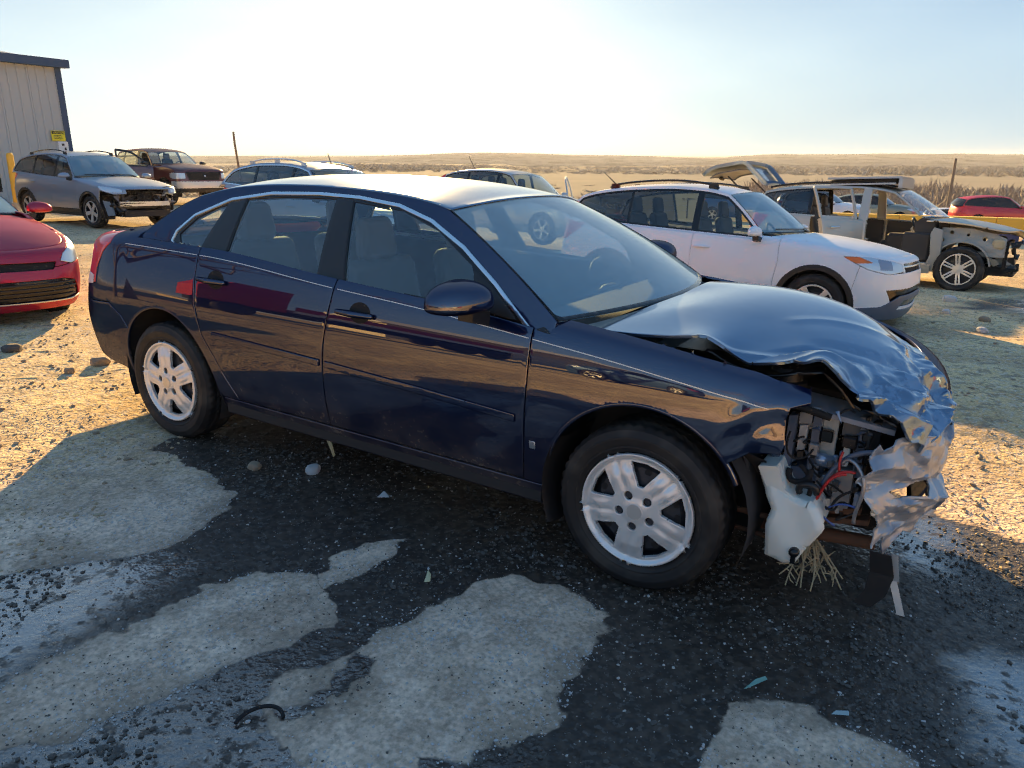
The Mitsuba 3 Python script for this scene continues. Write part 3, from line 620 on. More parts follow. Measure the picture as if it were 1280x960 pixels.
# ------------------------------------------------------------------ the wrecked blue sedan
from scipy.interpolate import RBFInterpolator
M_SEDAN = [[0.85314, 0.52074, 0.0314, 0.92694], [-0.52099, 0.85356, -0.00015, 3.38938], [-0.02688, -0.01623, 0.99951, -0.02941], [0, 0, 0, 1]]
def make_sedan():
    c = Car('wrecked_sedan', 'dark blue sedan with buckled hood and smashed front end in the foreground', M_SEDAN, 'car')
    hood_edge = lambda x: np.interp(x, [-.5, 0, .5, 1.1], [1.0, .95, .86, .72])
    def deckz(x, y): return 1.165 - .14 * np.clip(-3.25 - np.asarray(x), 0, None) - .04 * np.clip(np.abs(y) / .75, 0, 1.1) ** 2.2
    sh = Shell(.925, .35, -3.15, .62, .86, [(-4.6, 1.05), (-3.15, 1.062), (-2.47, 1.058), (-1.555, 1.000), (-1.0, .968), (-.5, .925), (-.156, .893), (.153, .855), (.433, .813), (.9, .74), (1.4, .70)],
        zm=.68, bar=.42, n=2.7, s1=.11, s_end=.15, plan=[(-3.15, .905), (-2.5, .922), (-1.5, .925), (-.5, .925), (0, .922), (.35, .905)],
        tail=[(.2, .10), (.4, .03), (.6, .0), (.75, .02), (.95, .075), (1.1, .10)], nose=[(.2, .1), (.5, .0), (.9, .1)], deckz=deckz)
    ho = House(.855, 1.0, .50, .35, [(-2.74, 1.340), (-2.47, 1.400), (-2.2, 1.424), (-1.9, 1.432), (-1.6, 1.426), (-1.3, 1.406), (-1.06, 1.368)],
        dict(x0=-.20, z0=1.015, x1=-.98, z1=1.418, bow0=.20, bow1=.10, drop0=.015, drop1=.05, bulge=.02),
        dict(x0=-3.25, z0=1.135, x1=-2.82, z1=1.390, bow0=.16, bow1=.08, drop0=.035, drop1=.05, bulge=.02), crown=.05)
    chrome_top = [(-2.752, 1.062), (-2.800, 1.110), (-2.793, 1.158), (-2.702, 1.246), (-2.478, 1.339), (-2.206, 1.383), (-1.879, 1.397), (-1.615, 1.393), (-1.358, 1.371), (-1.146, 1.319), (-.928, 1.226), (-.716, 1.103), (-.512, .962)]
    chrome_low = [(-.54, .956), (-.75, .976), (-1.04, .996), (-1.6, 1.017), (-2.02, 1.040), (-2.49, 1.058)]
    dlo = chrome_top + chrome_low
    tailpoly = [(-3.32, 1.30), (-3.32, 1.06), (-3.40, 1.0), (-3.47, .90), (-3.475, .815), (-3.62, .80), (-3.9, .80), (-4.05, .80), (-4.05, 1.3)]
    xe = [(-2.500, 1.2), (-2.508, .957), (-2.500, .81), (-2.455, .66), (-2.375, .545), (-2.325, .45), (-2.255, .322)]
    xb = [(-1.600, .322), (-1.590, .55), (-1.578, .74), (-1.530, 1.033), (-1.5, 1.2)]
    xf = [(-.512, .322), (-.497, .475), (-.487, .747), (-.486, 1.2)]
    sp = dict(paint='paint_navy', cell=.026, sill=.20, rocker=.312, hw=.925, wb=2.807, arch_r=.402, arch_z=.350, split=-.8, windows={
            'quarter': [(-2.490, 1.310), (-2.563, 1.078), (-2.722, 1.085), (-2.766, 1.144), (-2.678, 1.234), (-2.569, 1.288)],
            'rear': [(-2.361, 1.346), (-2.1, 1.370), (-1.758, 1.378), (-1.690, 1.036), (-2.0, 1.056), (-2.345, 1.072)],
            'front': [(-1.640, 1.372), (-1.332, 1.350), (-1.100, 1.285), (-.860, 1.160), (-.815, 1.10), (-.792, .992), (-1.063, 1.012), (-1.512, 1.031)]},
        dlo=dlo, panels={'tail_light': tailpoly, 'front_door': xb[::1] + xf[::-1], 'rear_door': xe[::-1] + xb[::-1],
            'rear_bumper': [(-5.5, 0), (-5.5, .70), (-3.55, .70), (-3.3, .72), (-3.19, .66), (-2.9, .30), (-2.9, 0)]},
        seats=[(-1.35, -.38, .42, .60, True), (-1.35, .38, .42, .60, True), (-2.28, -.36, .44, .60, True), (-2.28, .36, .44, .60, True)], seat_w=.29,
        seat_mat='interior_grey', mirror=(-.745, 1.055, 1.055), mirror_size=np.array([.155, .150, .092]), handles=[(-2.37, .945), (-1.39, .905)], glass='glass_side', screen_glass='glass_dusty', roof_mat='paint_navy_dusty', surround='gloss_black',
        trim_low=[[(-3.10, -1), (-3.10, .22), (-3.28, .325), (-3.7, .36), (-6, .36), (-6, -1)]], deckz=deckz, under_front=.25, gh_low=.034, door_top=.05, inner_keep=box(-99, -9, -.30, 9), skip={'hood', 'headlight', 'grille', 'front_bumper', ('front_fender', 'r')})
    def deck_poly(sh):
        u = np.linspace(sh.ur, -3.18, 40); q = sh(u, sh.belt(u) + sh.s_end); n = np.vstack([q[:, :2], [[-3.13, -.70], [-3.20, -.4], [-3.225, 0]]])
        m = n * [1, -1]; return Polygon(np.vstack([n, m[::-1]])).buffer(-.003)
    sp['deck_poly'] = deck_poly
    R = build_vehicle(c, sp, sh, ho)
    K = R['keys']
    labels[K['tail_light', 'r']] = {'label': 'red tail lamp at the rear corner'}
    # near front fender, its front end crumpled
    fen = R['cut']['front_fender'].intersection(Polygon([(-.8, 0), (-.8, 1.3), (.585, 1.3), (.565, .86), (.50, .83), (.488, .785), (.52, .70), (.505, .655), (.40, .645), (.33, .60), (.2, .3), (-.2, 0)]))
    def dented(u, w):
        p = sh(u, w); k = sstep(.22, .50, u); a = meshkit.fbm(np.c_[u * 8, w * 8, u * 0 + 3.1], 3, 2) - .5; b = np.sin(w * 46 - u * 34) * .5
        p[:, 1] += k * (.045 * a + .007 * b + .02); p[:, 2] += k * .012 * (meshkit.noise(np.c_[u * 9, w * 9, u * 0], 5) - .5); p[:, 0] -= k * .02 * sstep(.8, .7, w)
        return p
    kf = c.add('front_fender', panel(fen, dented, .018, .004, .014), 'paint_navy', 40, label='front fender with crumpled tip')
    # arch lips
    for x, a0, a1 in ((0.0, 25, 192), (-2.807, -12, 190)):
        a = ring_line(x, .350, .402, a0, a1, 40)
        q = dented(a[:, 0], a[:, 1]) if x == 0 else sh(a[:, 0], a[:, 1])
        m = tube(q + [0, .010, 0], .011, 8); c.add('arch_lip', m, 'paint_navy', True); 
        if x < -1: c.add('arch_lip', mirror(m), 'paint_navy', True)
    # pinstripe, mouldings, chrome
    for k, (a, b) in {('rear_quarter', 'r'): (-3.16, -2.515), ('rear_door', 'r'): (-2.495, -1.545), ('front_door', 'r'): (-1.515, -.495), 'f': (-.478, .43)}.items():
        u = np.linspace(a, b, 60); w = sh.belt(u) + .002; fn = dented if k == 'f' else sh
        pl = Polygon(np.vstack([np.c_[u, w + .0019], np.c_[u, w - .0019][::-1]]))
        c.add('pinstripe', panel(pl, lambda u, w, f=fn: f(u, w) + [0, -.0012, 0], .05, 0, 0, inset=False), 'alloy', True, parent=kf if k == 'f' else K[k])
    for k, (a, b) in {('rear_door', 'r'): (-2.37, -1.605), ('front_door', 'r'): (-1.57, -.530)}.items():
        u = np.linspace(a, b, 40); w = np.interp(u, [-2.37, -1.564, -1.02, -.53], [.668, .645, .622, .596])
        pl = Polygon(np.vstack([np.c_[u, w + .017], np.c_[u, w - .017][::-1]]))
        m = panel(pl, lambda u, w: sh(u, w) + [0, -.009, 0], .04, .005, .012); c.add('side_moulding', m, 'paint_navy', 40, parent=K[k])
        c.add('side_moulding', mirror(m), 'paint_navy', 40, parent=K[k[0], 'l'])
    lp = LineString(dlo + dlo[:1]).buffer(.0085, join_style='round')
    c.pair('chrome_trim', panel(lp, ho.side_in(-.005), .03, .004, .012), 'chrome')
    pillars = [Polygon([(-1.752, 1.384), (-1.645, 1.380), (-1.515, 1.030), (-1.684, 1.034)]), Polygon([(-2.366, 1.352), (-2.478, 1.318), (-2.555, 1.078), (-2.352, 1.070)])]
    for p in pillars: c.pair('pillar_cover', panel(p, ho.side_in(-.001), .04, .004, .006), 'black_plastic')
    c.pair('mirror_sail', panel(Polygon([(-.845, 1.152), (-.78, 1.0), (-.565, .978), (-.72, 1.09)]), ho.side_in(-.004), .04, .004, .01), 'black_plastic')
    # door handle cups (flat black discs painting their recess shade), badge, filler corner trim
    for (k, x, z) in ((('rear_door', 'r'), -2.345, .952), (('front_door', 'r'), -1.365, .912)):
        c.add('handle_cup_shade', panel(shapely.affinity.scale(Point(x, z).buffer(1, 16), .062, .047), lambda u, w: sh(u, w) + [0, -.0015, 0], .02, .002, .003), 'matt_black', 40, parent=K[k])
    c.add('fender_badge', panel(box(-.468, .478, -.440, .512), lambda u, w: sh(u, w) + [0, -.003, 0], .02, .002, .004), 'bright_steel', 40, parent=kf)
    c.add('pillar_corner_trim', panel(Polygon([(-.475, .966), (-.40, .955), (-.445, .985)]), lambda u, w: sh(u, w) + [0, -.003, 0], .02, .002, .004), 'black_plastic', 40, parent=kf)
    # reversing lamp strip below the red lens
    c.pair('reverse_lamp', panel(Polygon([(-3.50, .855), (-3.50, .805), (-3.62, .79), (-3.62, .86)]), lambda u, w: sh(u, w) + [-.004, -.004, 0], .03, .002, .004), 'pale_lens')
    # wheels
    tyre = tyre_mesh(.336, .229, .225, 144)
    disc = Point(0, 0).buffer(.226, 64); face = disc
    for i in range(5):
        a = math.radians(-97 + 36 + 72 * i); d = np.array([math.cos(a), math.sin(a)]); n = np.array([-d[1], d[0]])
        w = Polygon([d * .106 - n * .008, d * .182 - n * .054, d * .190, d * .182 + n * .054, d * .106 + n * .008]).buffer(.008).buffer(-.004)
        face = face.difference(w)
    for i in range(5):
        a = math.radians(-97 + 72 * i); face = face.difference(Point(.066 * math.cos(a), .066 * math.sin(a)).buffer(.0165, 12))
    def cover(u, v):
        r = np.hypot(u, v); th = np.arctan2(v, u); k = np.abs((np.degrees(th) + 97 + 36) % 72 - 36)
        lat = r * np.sin(np.radians(k)); groove = .005 * np.exp(-(lat / .010) ** 2) * sstep(.07, .11, r) - .0
        y = -.022 + .016 * sstep(.14, .205, r) - .012 * sstep(.205, .218, r) + groove - .006 * (1 - sstep(.03, .06, r)) + .004 * sstep(.030, .042, lat) * sstep(.09, .13, r) * (1 - sstep(.165, .190, r))
        return np.stack([u, y, v], -1)
    rim = panel(face, cover, .0065, .003, .016)
    back = cat(revolve([(.222, -.012), (.222, .06), (.20, .06), (.165, .018), (.10, .012), (.06, .035), (.002, .035)], 40, 'y'))
    hole = [Point(.155 * math.cos(a), .155 * math.sin(a)).buffer(.0145, 10) for a in np.linspace(0, 2 * np.pi, 18, endpoint=False)]
    holes = prism(unary_union(hole), .016, .019)
    bolts = [trimesh.creation.cylinder(.013, .03, sections=10, transform=trimesh.transformations.translation_matrix([.066 * math.cos(a), .0, .066 * math.sin(a)]) @ trimesh.transformations.rotation_matrix(math.pi / 2, [1, 0, 0])) for a in np.radians(-97 + 72 * np.arange(5))]
    bolts = [mikit.ply(tm(b.vertices, b.faces), 'wheel_black', 35) for b in bolts]
    cap = prism(Point(0, 0).buffer(.030, 20), -.031, -.028)
    for x, y, t in ((0, -.907, 0.0), (-2.807, -.907, 0.35), (0, .907, .2), (-2.807, .907, 1.0)):
        c.wheel(x, y, .336, tyre, rim, back, 'silver_plastic', .225, t, [*[('wheel_nut', b, None) for b in bolts], ('steel_rim_hole', holes, 'matt_black'), ('centre_cap', cap, 'alloy')])
    # front splash liner edge behind the wheel
    a = ring_line(0, .35, .40, 150, 205, 16); n = len(a)
    q = np.vstack([np.c_[a[:, 0] * 1.0, np.full(n, -.915), a[:, 1]], np.c_[a[:, 0] * .93, np.full(n, -.86), a[:, 1]], np.c_[a[:, 0] * .93, np.full(n, -.60), a[:, 1]]])
    f = [(i + k, i + 1 + k, n + i + 1 + k) for k in (0, n) for i in range(n - 1)] + [(i + k, n + i + 1 + k, n + i + k) for k in (0, n) for i in range(n - 1)]
    c.add('splash_guard', tm(q, f), 'black_plastic', 40)
    # buckled hood: control points (along, across) -> x, y, z
    H = np.array([(0, -.74, -.36, -.74, .965), (.06, -.4, -.235, -.42, 1.000), (.10, -.1, -.16, -.1, 1.035), (.10, .2, -.13, .15, 1.060), (.04, .5, -.22, .5, 1.01), (0, .74, -.33, .74, .965),
        (.24, -.73, -.12, -.735, .972), (.38, -.72, .02, -.73, .985), (.52, -.71, .155, -.72, .992), (.60, -.70, .235, -.715, .945), (.73, -.70, .36, -.71, .937), (.86, -.70, .49, -.70, .955), (.93, -.70, .55, -.70, .978),
        (.99, -.69, .60, -.68, .925), (1.08, -.67, .67, -.67, .862), (1.20, -.63, .78, -.64, .795), (1.31, -.60, .865, -.61, .715), (1.36, -.52, .915, -.56, .70),
        (.30, -.4, -.03, -.4, 1.035), (.60, -.42, .27, -.42, 1.015), (.80, -.40, .47, -.40, 1.005), (.95, -.42, .60, -.42, .955), (1.1, -.42, .73, -.43, .885), (1.24, -.42, .86, -.43, .80), (1.36, -.36, .925, -.38, .71),
        (.35, .1, .05, .1, 1.072), (.60, .08, .29, .08, 1.074), (.86, .03, .55, .03, 1.026), (1.06, 0, .73, 0, .925), (1.24, -.1, .875, -.1, .825), (1.38, -.1, .945, -.1, .72),
        (.35, .55, .0, .55, 1.0), (.7, .55, .34, .55, .965), (1.0, .5, .62, .5, .85), (1.25, .45, .82, .45, .72), (.6, .74, .22, .74, .93), (1.0, .68, .56, .68, .80), (1.3, .6, .8, .6, .62)])
    rbf = RBFInterpolator(H[:, :2], H[:, 2:], kernel='thin_plate_spline', smoothing=2e-4)
    fa1, fa2 = facets(41, ((-.2, 1.6), (-.9, .9)), .075, .0125), facets(42, ((-.2, 1.6), (-.9, .9)), .030, .0042)
    def hood(a, b):
        p = rbf(np.c_[a, b]); k = sstep(.98, 1.22, a + .25 * (b < -.3) * (np.abs(b) - .3)); q = np.c_[a * 7, b * 7, a * 0 + 5]
        def crease(a0, b0, a1, b1, h, w):
            ex, ey = a1 - a0, b1 - b0; t = np.clip(((a - a0) * ex + (b - b0) * ey) / (ex * ex + ey * ey), 0, 1); dd = np.hypot(a - a0 - ex * t, b - b0 - ey * t)
            return h * np.clip(1 - dd / w, 0, 1) ** 1.5 * np.sin(np.pi * (.15 + .85 * t)) ** .5
        d = k * (fa1(a, b) + fa2(a, b)) + .35 * sstep(.85, 1.1, a) * fa1(a, b)
        d += crease(.50, -.74, 1.00, -.56, .022, .05) + crease(.62, -.74, 1.05, -.42, -.020, .06) + crease(.80, -.72, 1.0, -.54, .014, .04) + crease(.85, -.50, 1.30, -.15, -.010, .06) + crease(.70, -.35, 1.25, .12, .005, .05)
        d += .002 * (meshkit.noise(np.c_[a * 3.5, b * 3.5, a * 0], 17) - .5)
        p[:, 2] += d; p[:, 0] += d * k * .8; p[:, 1] -= .5 * d * k
        return p
    hp = Polygon([(0, -.74), (.24, -.735), (.52, -.72), (.60, -.71), (.75, -.70), (.93, -.71), (1.08, -.675), (1.20, -.64), (1.31, -.61), (1.365, -.54), (1.37, -.36), (1.40, -.1), (1.37, .2), (1.3, .5), (1.15, .64), (.6, .73), (0, .74), (.04, .5), (.10, .2), (.10, -.1), (.06, -.4)])
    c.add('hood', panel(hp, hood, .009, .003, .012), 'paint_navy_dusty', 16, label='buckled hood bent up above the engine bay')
    # inner hood frame seen under its raised edge
    hp2 = Polygon([(.5, -.70), (.93, -.69), (1.10, -.64), (1.22, -.60), (1.1, -.45), (.6, -.50)])
    c.add('hood_frame', panel(hp2, lambda a, b: hood(a, b) - [0, -.02, .055], .03, .004, .01), 'gloss_black', 40)
    # front bumper remains: torn bright sheet round the nose
    B = np.array([(0, 0, .765, -.72, .665), (0, -.34, .82, -.72, .40), (.10, 0, .80, -.66, .695), (.22, .0, .915, -.52, .69), (.10, -.18, .815, -.67, .51), (.22, -.2, .935, -.50, .49), (.12, -.42, .85, -.66, .28), (.22, -.40, .93, -.5, .33), (.45, 0, .955, -.25, .68), (.45, -.25, .97, -.25, .45), (.45, -.4, .95, -.25, .33),
        (.8, 0, .95, .1, .66), (.8, -.3, .95, .1, .4), (1.2, 0, .80, .5, .62), (1.2, -.3, .80, .5, .36)])
    rb2 = RBFInterpolator(B[:, :2], B[:, 2:], kernel='thin_plate_spline', smoothing=1e-4)
    ft1, ft2, ft3 = facets(43, ((-.3, 1.5), (-.7, .3)), .11, .022), facets(44, ((-.3, 1.5), (-.7, .3)), .045, .011), facets(45, ((-.3, 1.5), (-.7, .3)), .022, .004)
    def torn(a, b):
        p = rb2(np.c_[a, b]); q = np.c_[a * 11, b * 11, a * 0 + 9]
        d = ft1(a, b) + ft2(a, b) + ft3(a, b); p[:, 0] += d * .8 - .012; p[:, 1] -= d * .6
        return p
    edge = [(.03, -.02), (.05, .03), (.08, -.01), (.12, .025), (.18, .03), (.3, .02), (.6, .03), (1.2, .0), (1.2, -.3), (.8, -.33), (.5, -.36), (.34, -.37), (.27, -.35), (.23, -.41), (.19, -.37), (.15, -.44), (.12, -.36), (.085, -.40), (.07, -.30), (.03, -.27), (.045, -.17), (.01, -.12)]
    tb = Polygon(edge).difference(Polygon([(.13, -.165), (.20, -.145), (.26, -.15), (.21, -.185), (.15, -.195)]))
    c.add('bumper_remnant', panel(tb, torn, .008, .002, .006), 'crumpled_sheet', 14, label='torn crumpled silver sheet hanging at the nose')
    # dangling flap
    fl = np.array([[.83, -.66, .30], [.845, -.655, .22], [.835, -.66, .14], [.80, -.665, .085]]); wd = [.035, .04, .035, .03]
    c.add('rubber_flap', cat([hull([fl[i] + [dx, dy, 0] for i in (j, j + 1) for dx in (-wd[i], wd[i]) for dy in (0, .006)]) for j in range(3)]), 'black_plastic', 20)
    c.add('torn_strip', cat([hull([np.array(p) + [dx, 0, 0] for p in ((.865, -.64, .30), (.885, -.64, .20)) for dx in (-.02, .02)] + [np.array((.87, -.634, .25))]), hull([np.array(p) + [dx, 0, 0] for p in ((.885, -.64, .20), (.93, -.66, .085)) for dx in (-.014, .012)] + [np.array((.90, -.634, .15))])]), 'alloy', 20)
    bay(c, sh)
    for k_ in list(scene):
        if 'steel_rim_hole' in k_: labels[k_] = {'kind': 'stuff'}
    return c
scene['crumpled_sheet'] = two({'type': 'principled', 'metallic': 0.45, 'roughness': 0.36, 'specular': 0.6,
    'base_color': proc(lambda p, n, uv: mix(mix((0.40, 0.42, 0.44), (0.20, 0.24, 0.30), smoothstep(0.50, 0.72, fbm(p.x * 8, p.y * 8, p.z * 8, 4))), (0.44, 0.41, 0.34), smoothstep(0.60, 0.78, fbm(p.x * 12 + 7, p.y * 12, p.z * 12, 4))))})

def bay(c, sh):
    """what the smashed front leaves open: washer tank, lamp housing, hoses, wires, frame"""
    # white washer fluid tank
    tp = Polygon([(.385, .57), (.465, .585), (.505, .50), (.545, .48), (.60, .475), (.632, .43), (.645, .39), (.605, .30), (.575, .235), (.53, .212), (.455, .225), (.448, .35), (.468, .42), (.425, .50)]).buffer(-.012).buffer(.012)
    tank = cat(panel(tp, lambda u, v: np.stack([u, -.775 - .018 * np.sin(np.clip((v - .2) / .3, 0, 1) * 3.1) + .006 * np.sin(u * 34 + v * 20) + .03 * sstep(.45, .58, v), v], -1), .012, .020, .03), prism(tp.buffer(-.006), -.765, -.60))
    k = c.add('washer_tank', tank, 'tank_white', 50, label='white plastic fluid tank hanging behind the front wheel')
    c.add('tank_pump', cat(blob([(.565, -.80, .285), (.565, -.78, .285)], .018, 2), bx(.558, .574, -.81, -.80, .245, .275)), 'gloss_black', 30, parent=k)
    c.add('tank_cap', cat(tube(spline([(.545, -.74, .49), (.555, -.75, .525), (.585, -.75, .53), (.60, -.74, .50)], 12), .012, 8)), 'black_plastic', True, parent=k)
    # body pieces behind
    D = lambda px, py, y=-.55: np.array([.43 + (px - 985) * .0027 + (y + .5) * .02, y, .69 + (px - 985) * .0005 - (py - 520) * .003 - (y + .5) * .32])
    def slab(px0, py0, px1, py1, y, t=.05):
        a, b, d, e = D(px0, py0, y), D(px1, py0, y), D(px1, py1, y), D(px0, py1, y)
        return hull([q + [0, s, 0] for q in (a, b, d, e) for s in (0, t)])
    c.add('wheel_house', cat(bx(.30, .60, -.46, -.30, .25, .72), bx(-.30, .40, -.72, -.44, .70, .78)), 'underbody_grey', False)
    c.add('engine_block', cat(bx(-.25, .60, -.45, .6, .30, .80), bx(.55, .80, -.44, .6, .28, .62)), 'matt_black', False)
    c.add('engine_cover', bx(-.1, .48, -.42, .35, .80, .86, .03), 'black_plastic', 20)
    c.add('strut_mount', cat(revolve([(.001, .885), (.05, .885), (.06, .87), (.06, .84), (.075, .835), (.08, .80)], 24, 'z')).apply_translation([.42, -.60, .02]), 'black_plastic', 30)
    c.add('strut_mount', cat(revolve([(.001, .885), (.05, .885), (.06, .87), (.06, .84), (.075, .835), (.08, .80)], 24, 'z')).apply_translation([.0, -.60, -.01]), 'black_plastic', 30)
    rs = np.random.default_rng(5)
    for i in range(9):
        x = -.25 + i * .095 + rs.uniform(-.02, .02); y = -.66 + rs.uniform(-.02, .05); s = rs.uniform(.012, .03)
        c.add('bay_fitting', blob([(x, y, .83 - .07 * i / 9), (x + s * 2, y + .02, .83 - .07 * i / 9)], s * .6, 1), ['steel', 'black_plastic', 'bright_steel', 'blue_grey_plastic'][i % 4], 30)
    c.add('bay_harness', tube(spline([(-.35, -.70, .90), (-.1, -.68, .88), (.15, -.68, .85), (.4, -.67, .80), (.6, -.66, .76)], 40), .014, 8), 'matt_black', True)
    c.add('bay_rail', cat(hull([(.42, -.66, .79), (.46, -.50, .80), (.80, -.56, .725), (.80, -.40, .74), (.42, -.66, .775), (.80, -.56, .705), (.46, -.5, .78), (.80, -.4, .72)])), 'primer_blue', 20)
    # lamp housing: ribs and boxes
    for (a, b, d, e, y, t, m) in ((982, 520, 992, 585, -.66, .06, 'blue_grey_plastic'), (996, 522, 1006, 588, -.64, .06, 'blue_grey_plastic'), (1008, 518, 1024, 532, -.62, .05, 'steel'), (1010, 534, 1020, 566, -.62, .04, 'stone_pale'), (1012, 568, 1020, 578, -.63, .03, 'black_plastic'),
            (1026, 520, 1036, 590, -.62, .06, 'blue_grey_plastic'), (1038, 520, 1056, 572, -.60, .03, 'primer_grey'), (1060, 522, 1092, 545, -.56, .05, 'primer_dark'), (1066, 548, 1074, 585, -.58, .03, 'tank_white'), (1080, 546, 1090, 580, -.56, .04, 'blue_grey_plastic'), (1092, 528, 1106, 580, -.56, .04, 'matt_black'),
            (985, 588, 1040, 606, -.62, .10, 'blue_grey_plastic'), (1040, 600, 1062, 612, -.62, .05, 'steel'), (1062, 590, 1084, 640, -.60, .06, 'steel'), (1040, 640, 1100, 648, -.58, .05, 'rust'), (1042, 654, 1112, 661, -.58, .05, 'rust'), (1050, 628, 1062, 648, -.62, .03, 'bright_steel')):
        c.add('lamp_bracket' if m in ('blue_grey_plastic', 'steel') else 'bay_bracket', slab(a, b, d, e, y, t), m, False)
    c.add('lamp_bowl', blob([D(1044, 577, -.63), D(1052, 580, -.61)], .024, 2), 'lamp_blue', True)
    c.add('socket_cap', cat(blob([D(1050, 624, -.66)], .016, 2), tube([D(1050, 630, -.66), D(1054, 644, -.66)], .014, 10)), 'stone_pale', 30)
    # the curved shroud and wires
    def wire(pts, r, m, nm='wire'):
        c.add(nm, tube(spline([D(*p) for p in pts], 30), r, 7), m, True)
    wire([(1030, 655, -.70), (1038, 630, -.70), (1036, 600, -.70), (1022, 585, -.69)], .009, 'matt_black', 'hose')
    wire([(1045, 640, -.68), (1052, 610, -.68), (1075, 575, -.66), (1108, 566, -.66)], .010, 'blue_grey_plastic', 'hose')
    wire([(1098, 655, -.70), (1102, 620, -.71), (1096, 590, -.70), (1078, 576, -.68), (1072, 582, -.68)], .007, 'steel', 'hose')
    wire([(1010, 590, -.69), (1018, 606, -.71), (1032, 604, -.71), (1036, 590, -.70)], .011, 'matt_black', 'hose')
    wire([(1050, 622, -.70), (1058, 606, -.70), (1066, 596, -.70), (1090, 592, -.69)], .005, 'red_wire')
    wire([(1046, 632, -.70), (1054, 616, -.71), (1062, 602, -.71), (1080, 594, -.70)], .005, 'red_wire')
    wire([(1072, 595, -.69), (1069, 580, -.69), (1071, 566, -.68)], .0045, 'red_wire')
    wire([(1062, 640, -.69), (1080, 632, -.70), (1100, 636, -.70)], .004, 'blue_wire')
    wire([(1048, 636, -.71), (1062, 650, -.71), (1076, 660, -.70)], .004, 'blue_wire')
    wire([(1068, 640, -.69), (1074, 625, -.70), (1090, 615, -.70)], .005, 'matt_black')
    wire([(1090, 540, -.62), (1096, 560, -.63), (1088, 575, -.63)], .006, 'matt_black')
    for i in range(64):
        a = D(rs.uniform(985, 1098), rs.uniform(515, 650), rs.uniform(-.66, -.46)); b = a + rs.normal(0, .022, 3); d = b + rs.normal(0, .02, 3)
        if i % 2: c.add('scrap_piece', hull([a, b, d, a + rs.normal(0, .012, 3), b + rs.normal(0, .012, 3)]), ['blue_grey_plastic', 'black_plastic', 'steel', 'lamp_blue', 'paint_navy', 'stone_pale', 'blue_grey_plastic'][i // 2 % 7], False)
        else: c.add('wire', tube(spline([a, b, d, d + rs.normal(0, .03, 3)], 14), .004, 6), ['matt_black', 'black_plastic', 'blue_wire', 'matt_black'][i // 2 % 4], True)
    for i in range(75):
        p = D(rs.uniform(988, 1096), rs.uniform(518, 652), rs.uniform(-.64, -.48)); e = rs.uniform(.006, .024, 3) * [1, .8, 1.3]
        c.add('bay_part', bx(p[0] - e[0], p[0] + e[0], p[1] - e[1], p[1] + e[1], p[2] - e[2], p[2] + e[2], .004), ['blue_grey_plastic', 'gloss_black', 'primer_blue', 'black_plastic', 'steel', 'primer_dark', 'lamp_blue'][i % 7], 20)
    # under the nose
    c.add('subframe', cat(tube([(-.2, -.5, .22), (.45, -.52, .24), (.80, -.5, .26)], .028, 8), tube([(.45, -.60, .30), (.45, .5, .28)], .03, 8), tube([(.30, -.72, .36), (.47, -.66, .33)], .012, 8), tube([(.28, -.70, .28), (.47, -.66, .25)], .010, 8)), 'rust', True)
    c.add('liner_piece', cat(hull([(.30, -.78, .62), (.42, -.74, .58), (.40, -.60, .40), (.30, -.62, .42)]), hull([(.34, -.78, .60), (.37, -.77, .52), (.36, -.74, .56)])), 'underbody_grey', False)
    c.add('suspension_arm', cat(tube([(.0, -.62, .20), (.0, -.25, .24)], .03, 8), tube([(0, -.66, .30), (0, -.62, .75)], .04, 10)), 'underbody_grey', True)
mat('primer_blue', (0.20, 0.24, 0.30), 0.45)
mat('primer_dark', (0.10, 0.10, 0.10), 0.5)
mat('lamp_blue', (0.25, 0.33, 0.45), 0.2, 0.5)
sedan = make_sedan()
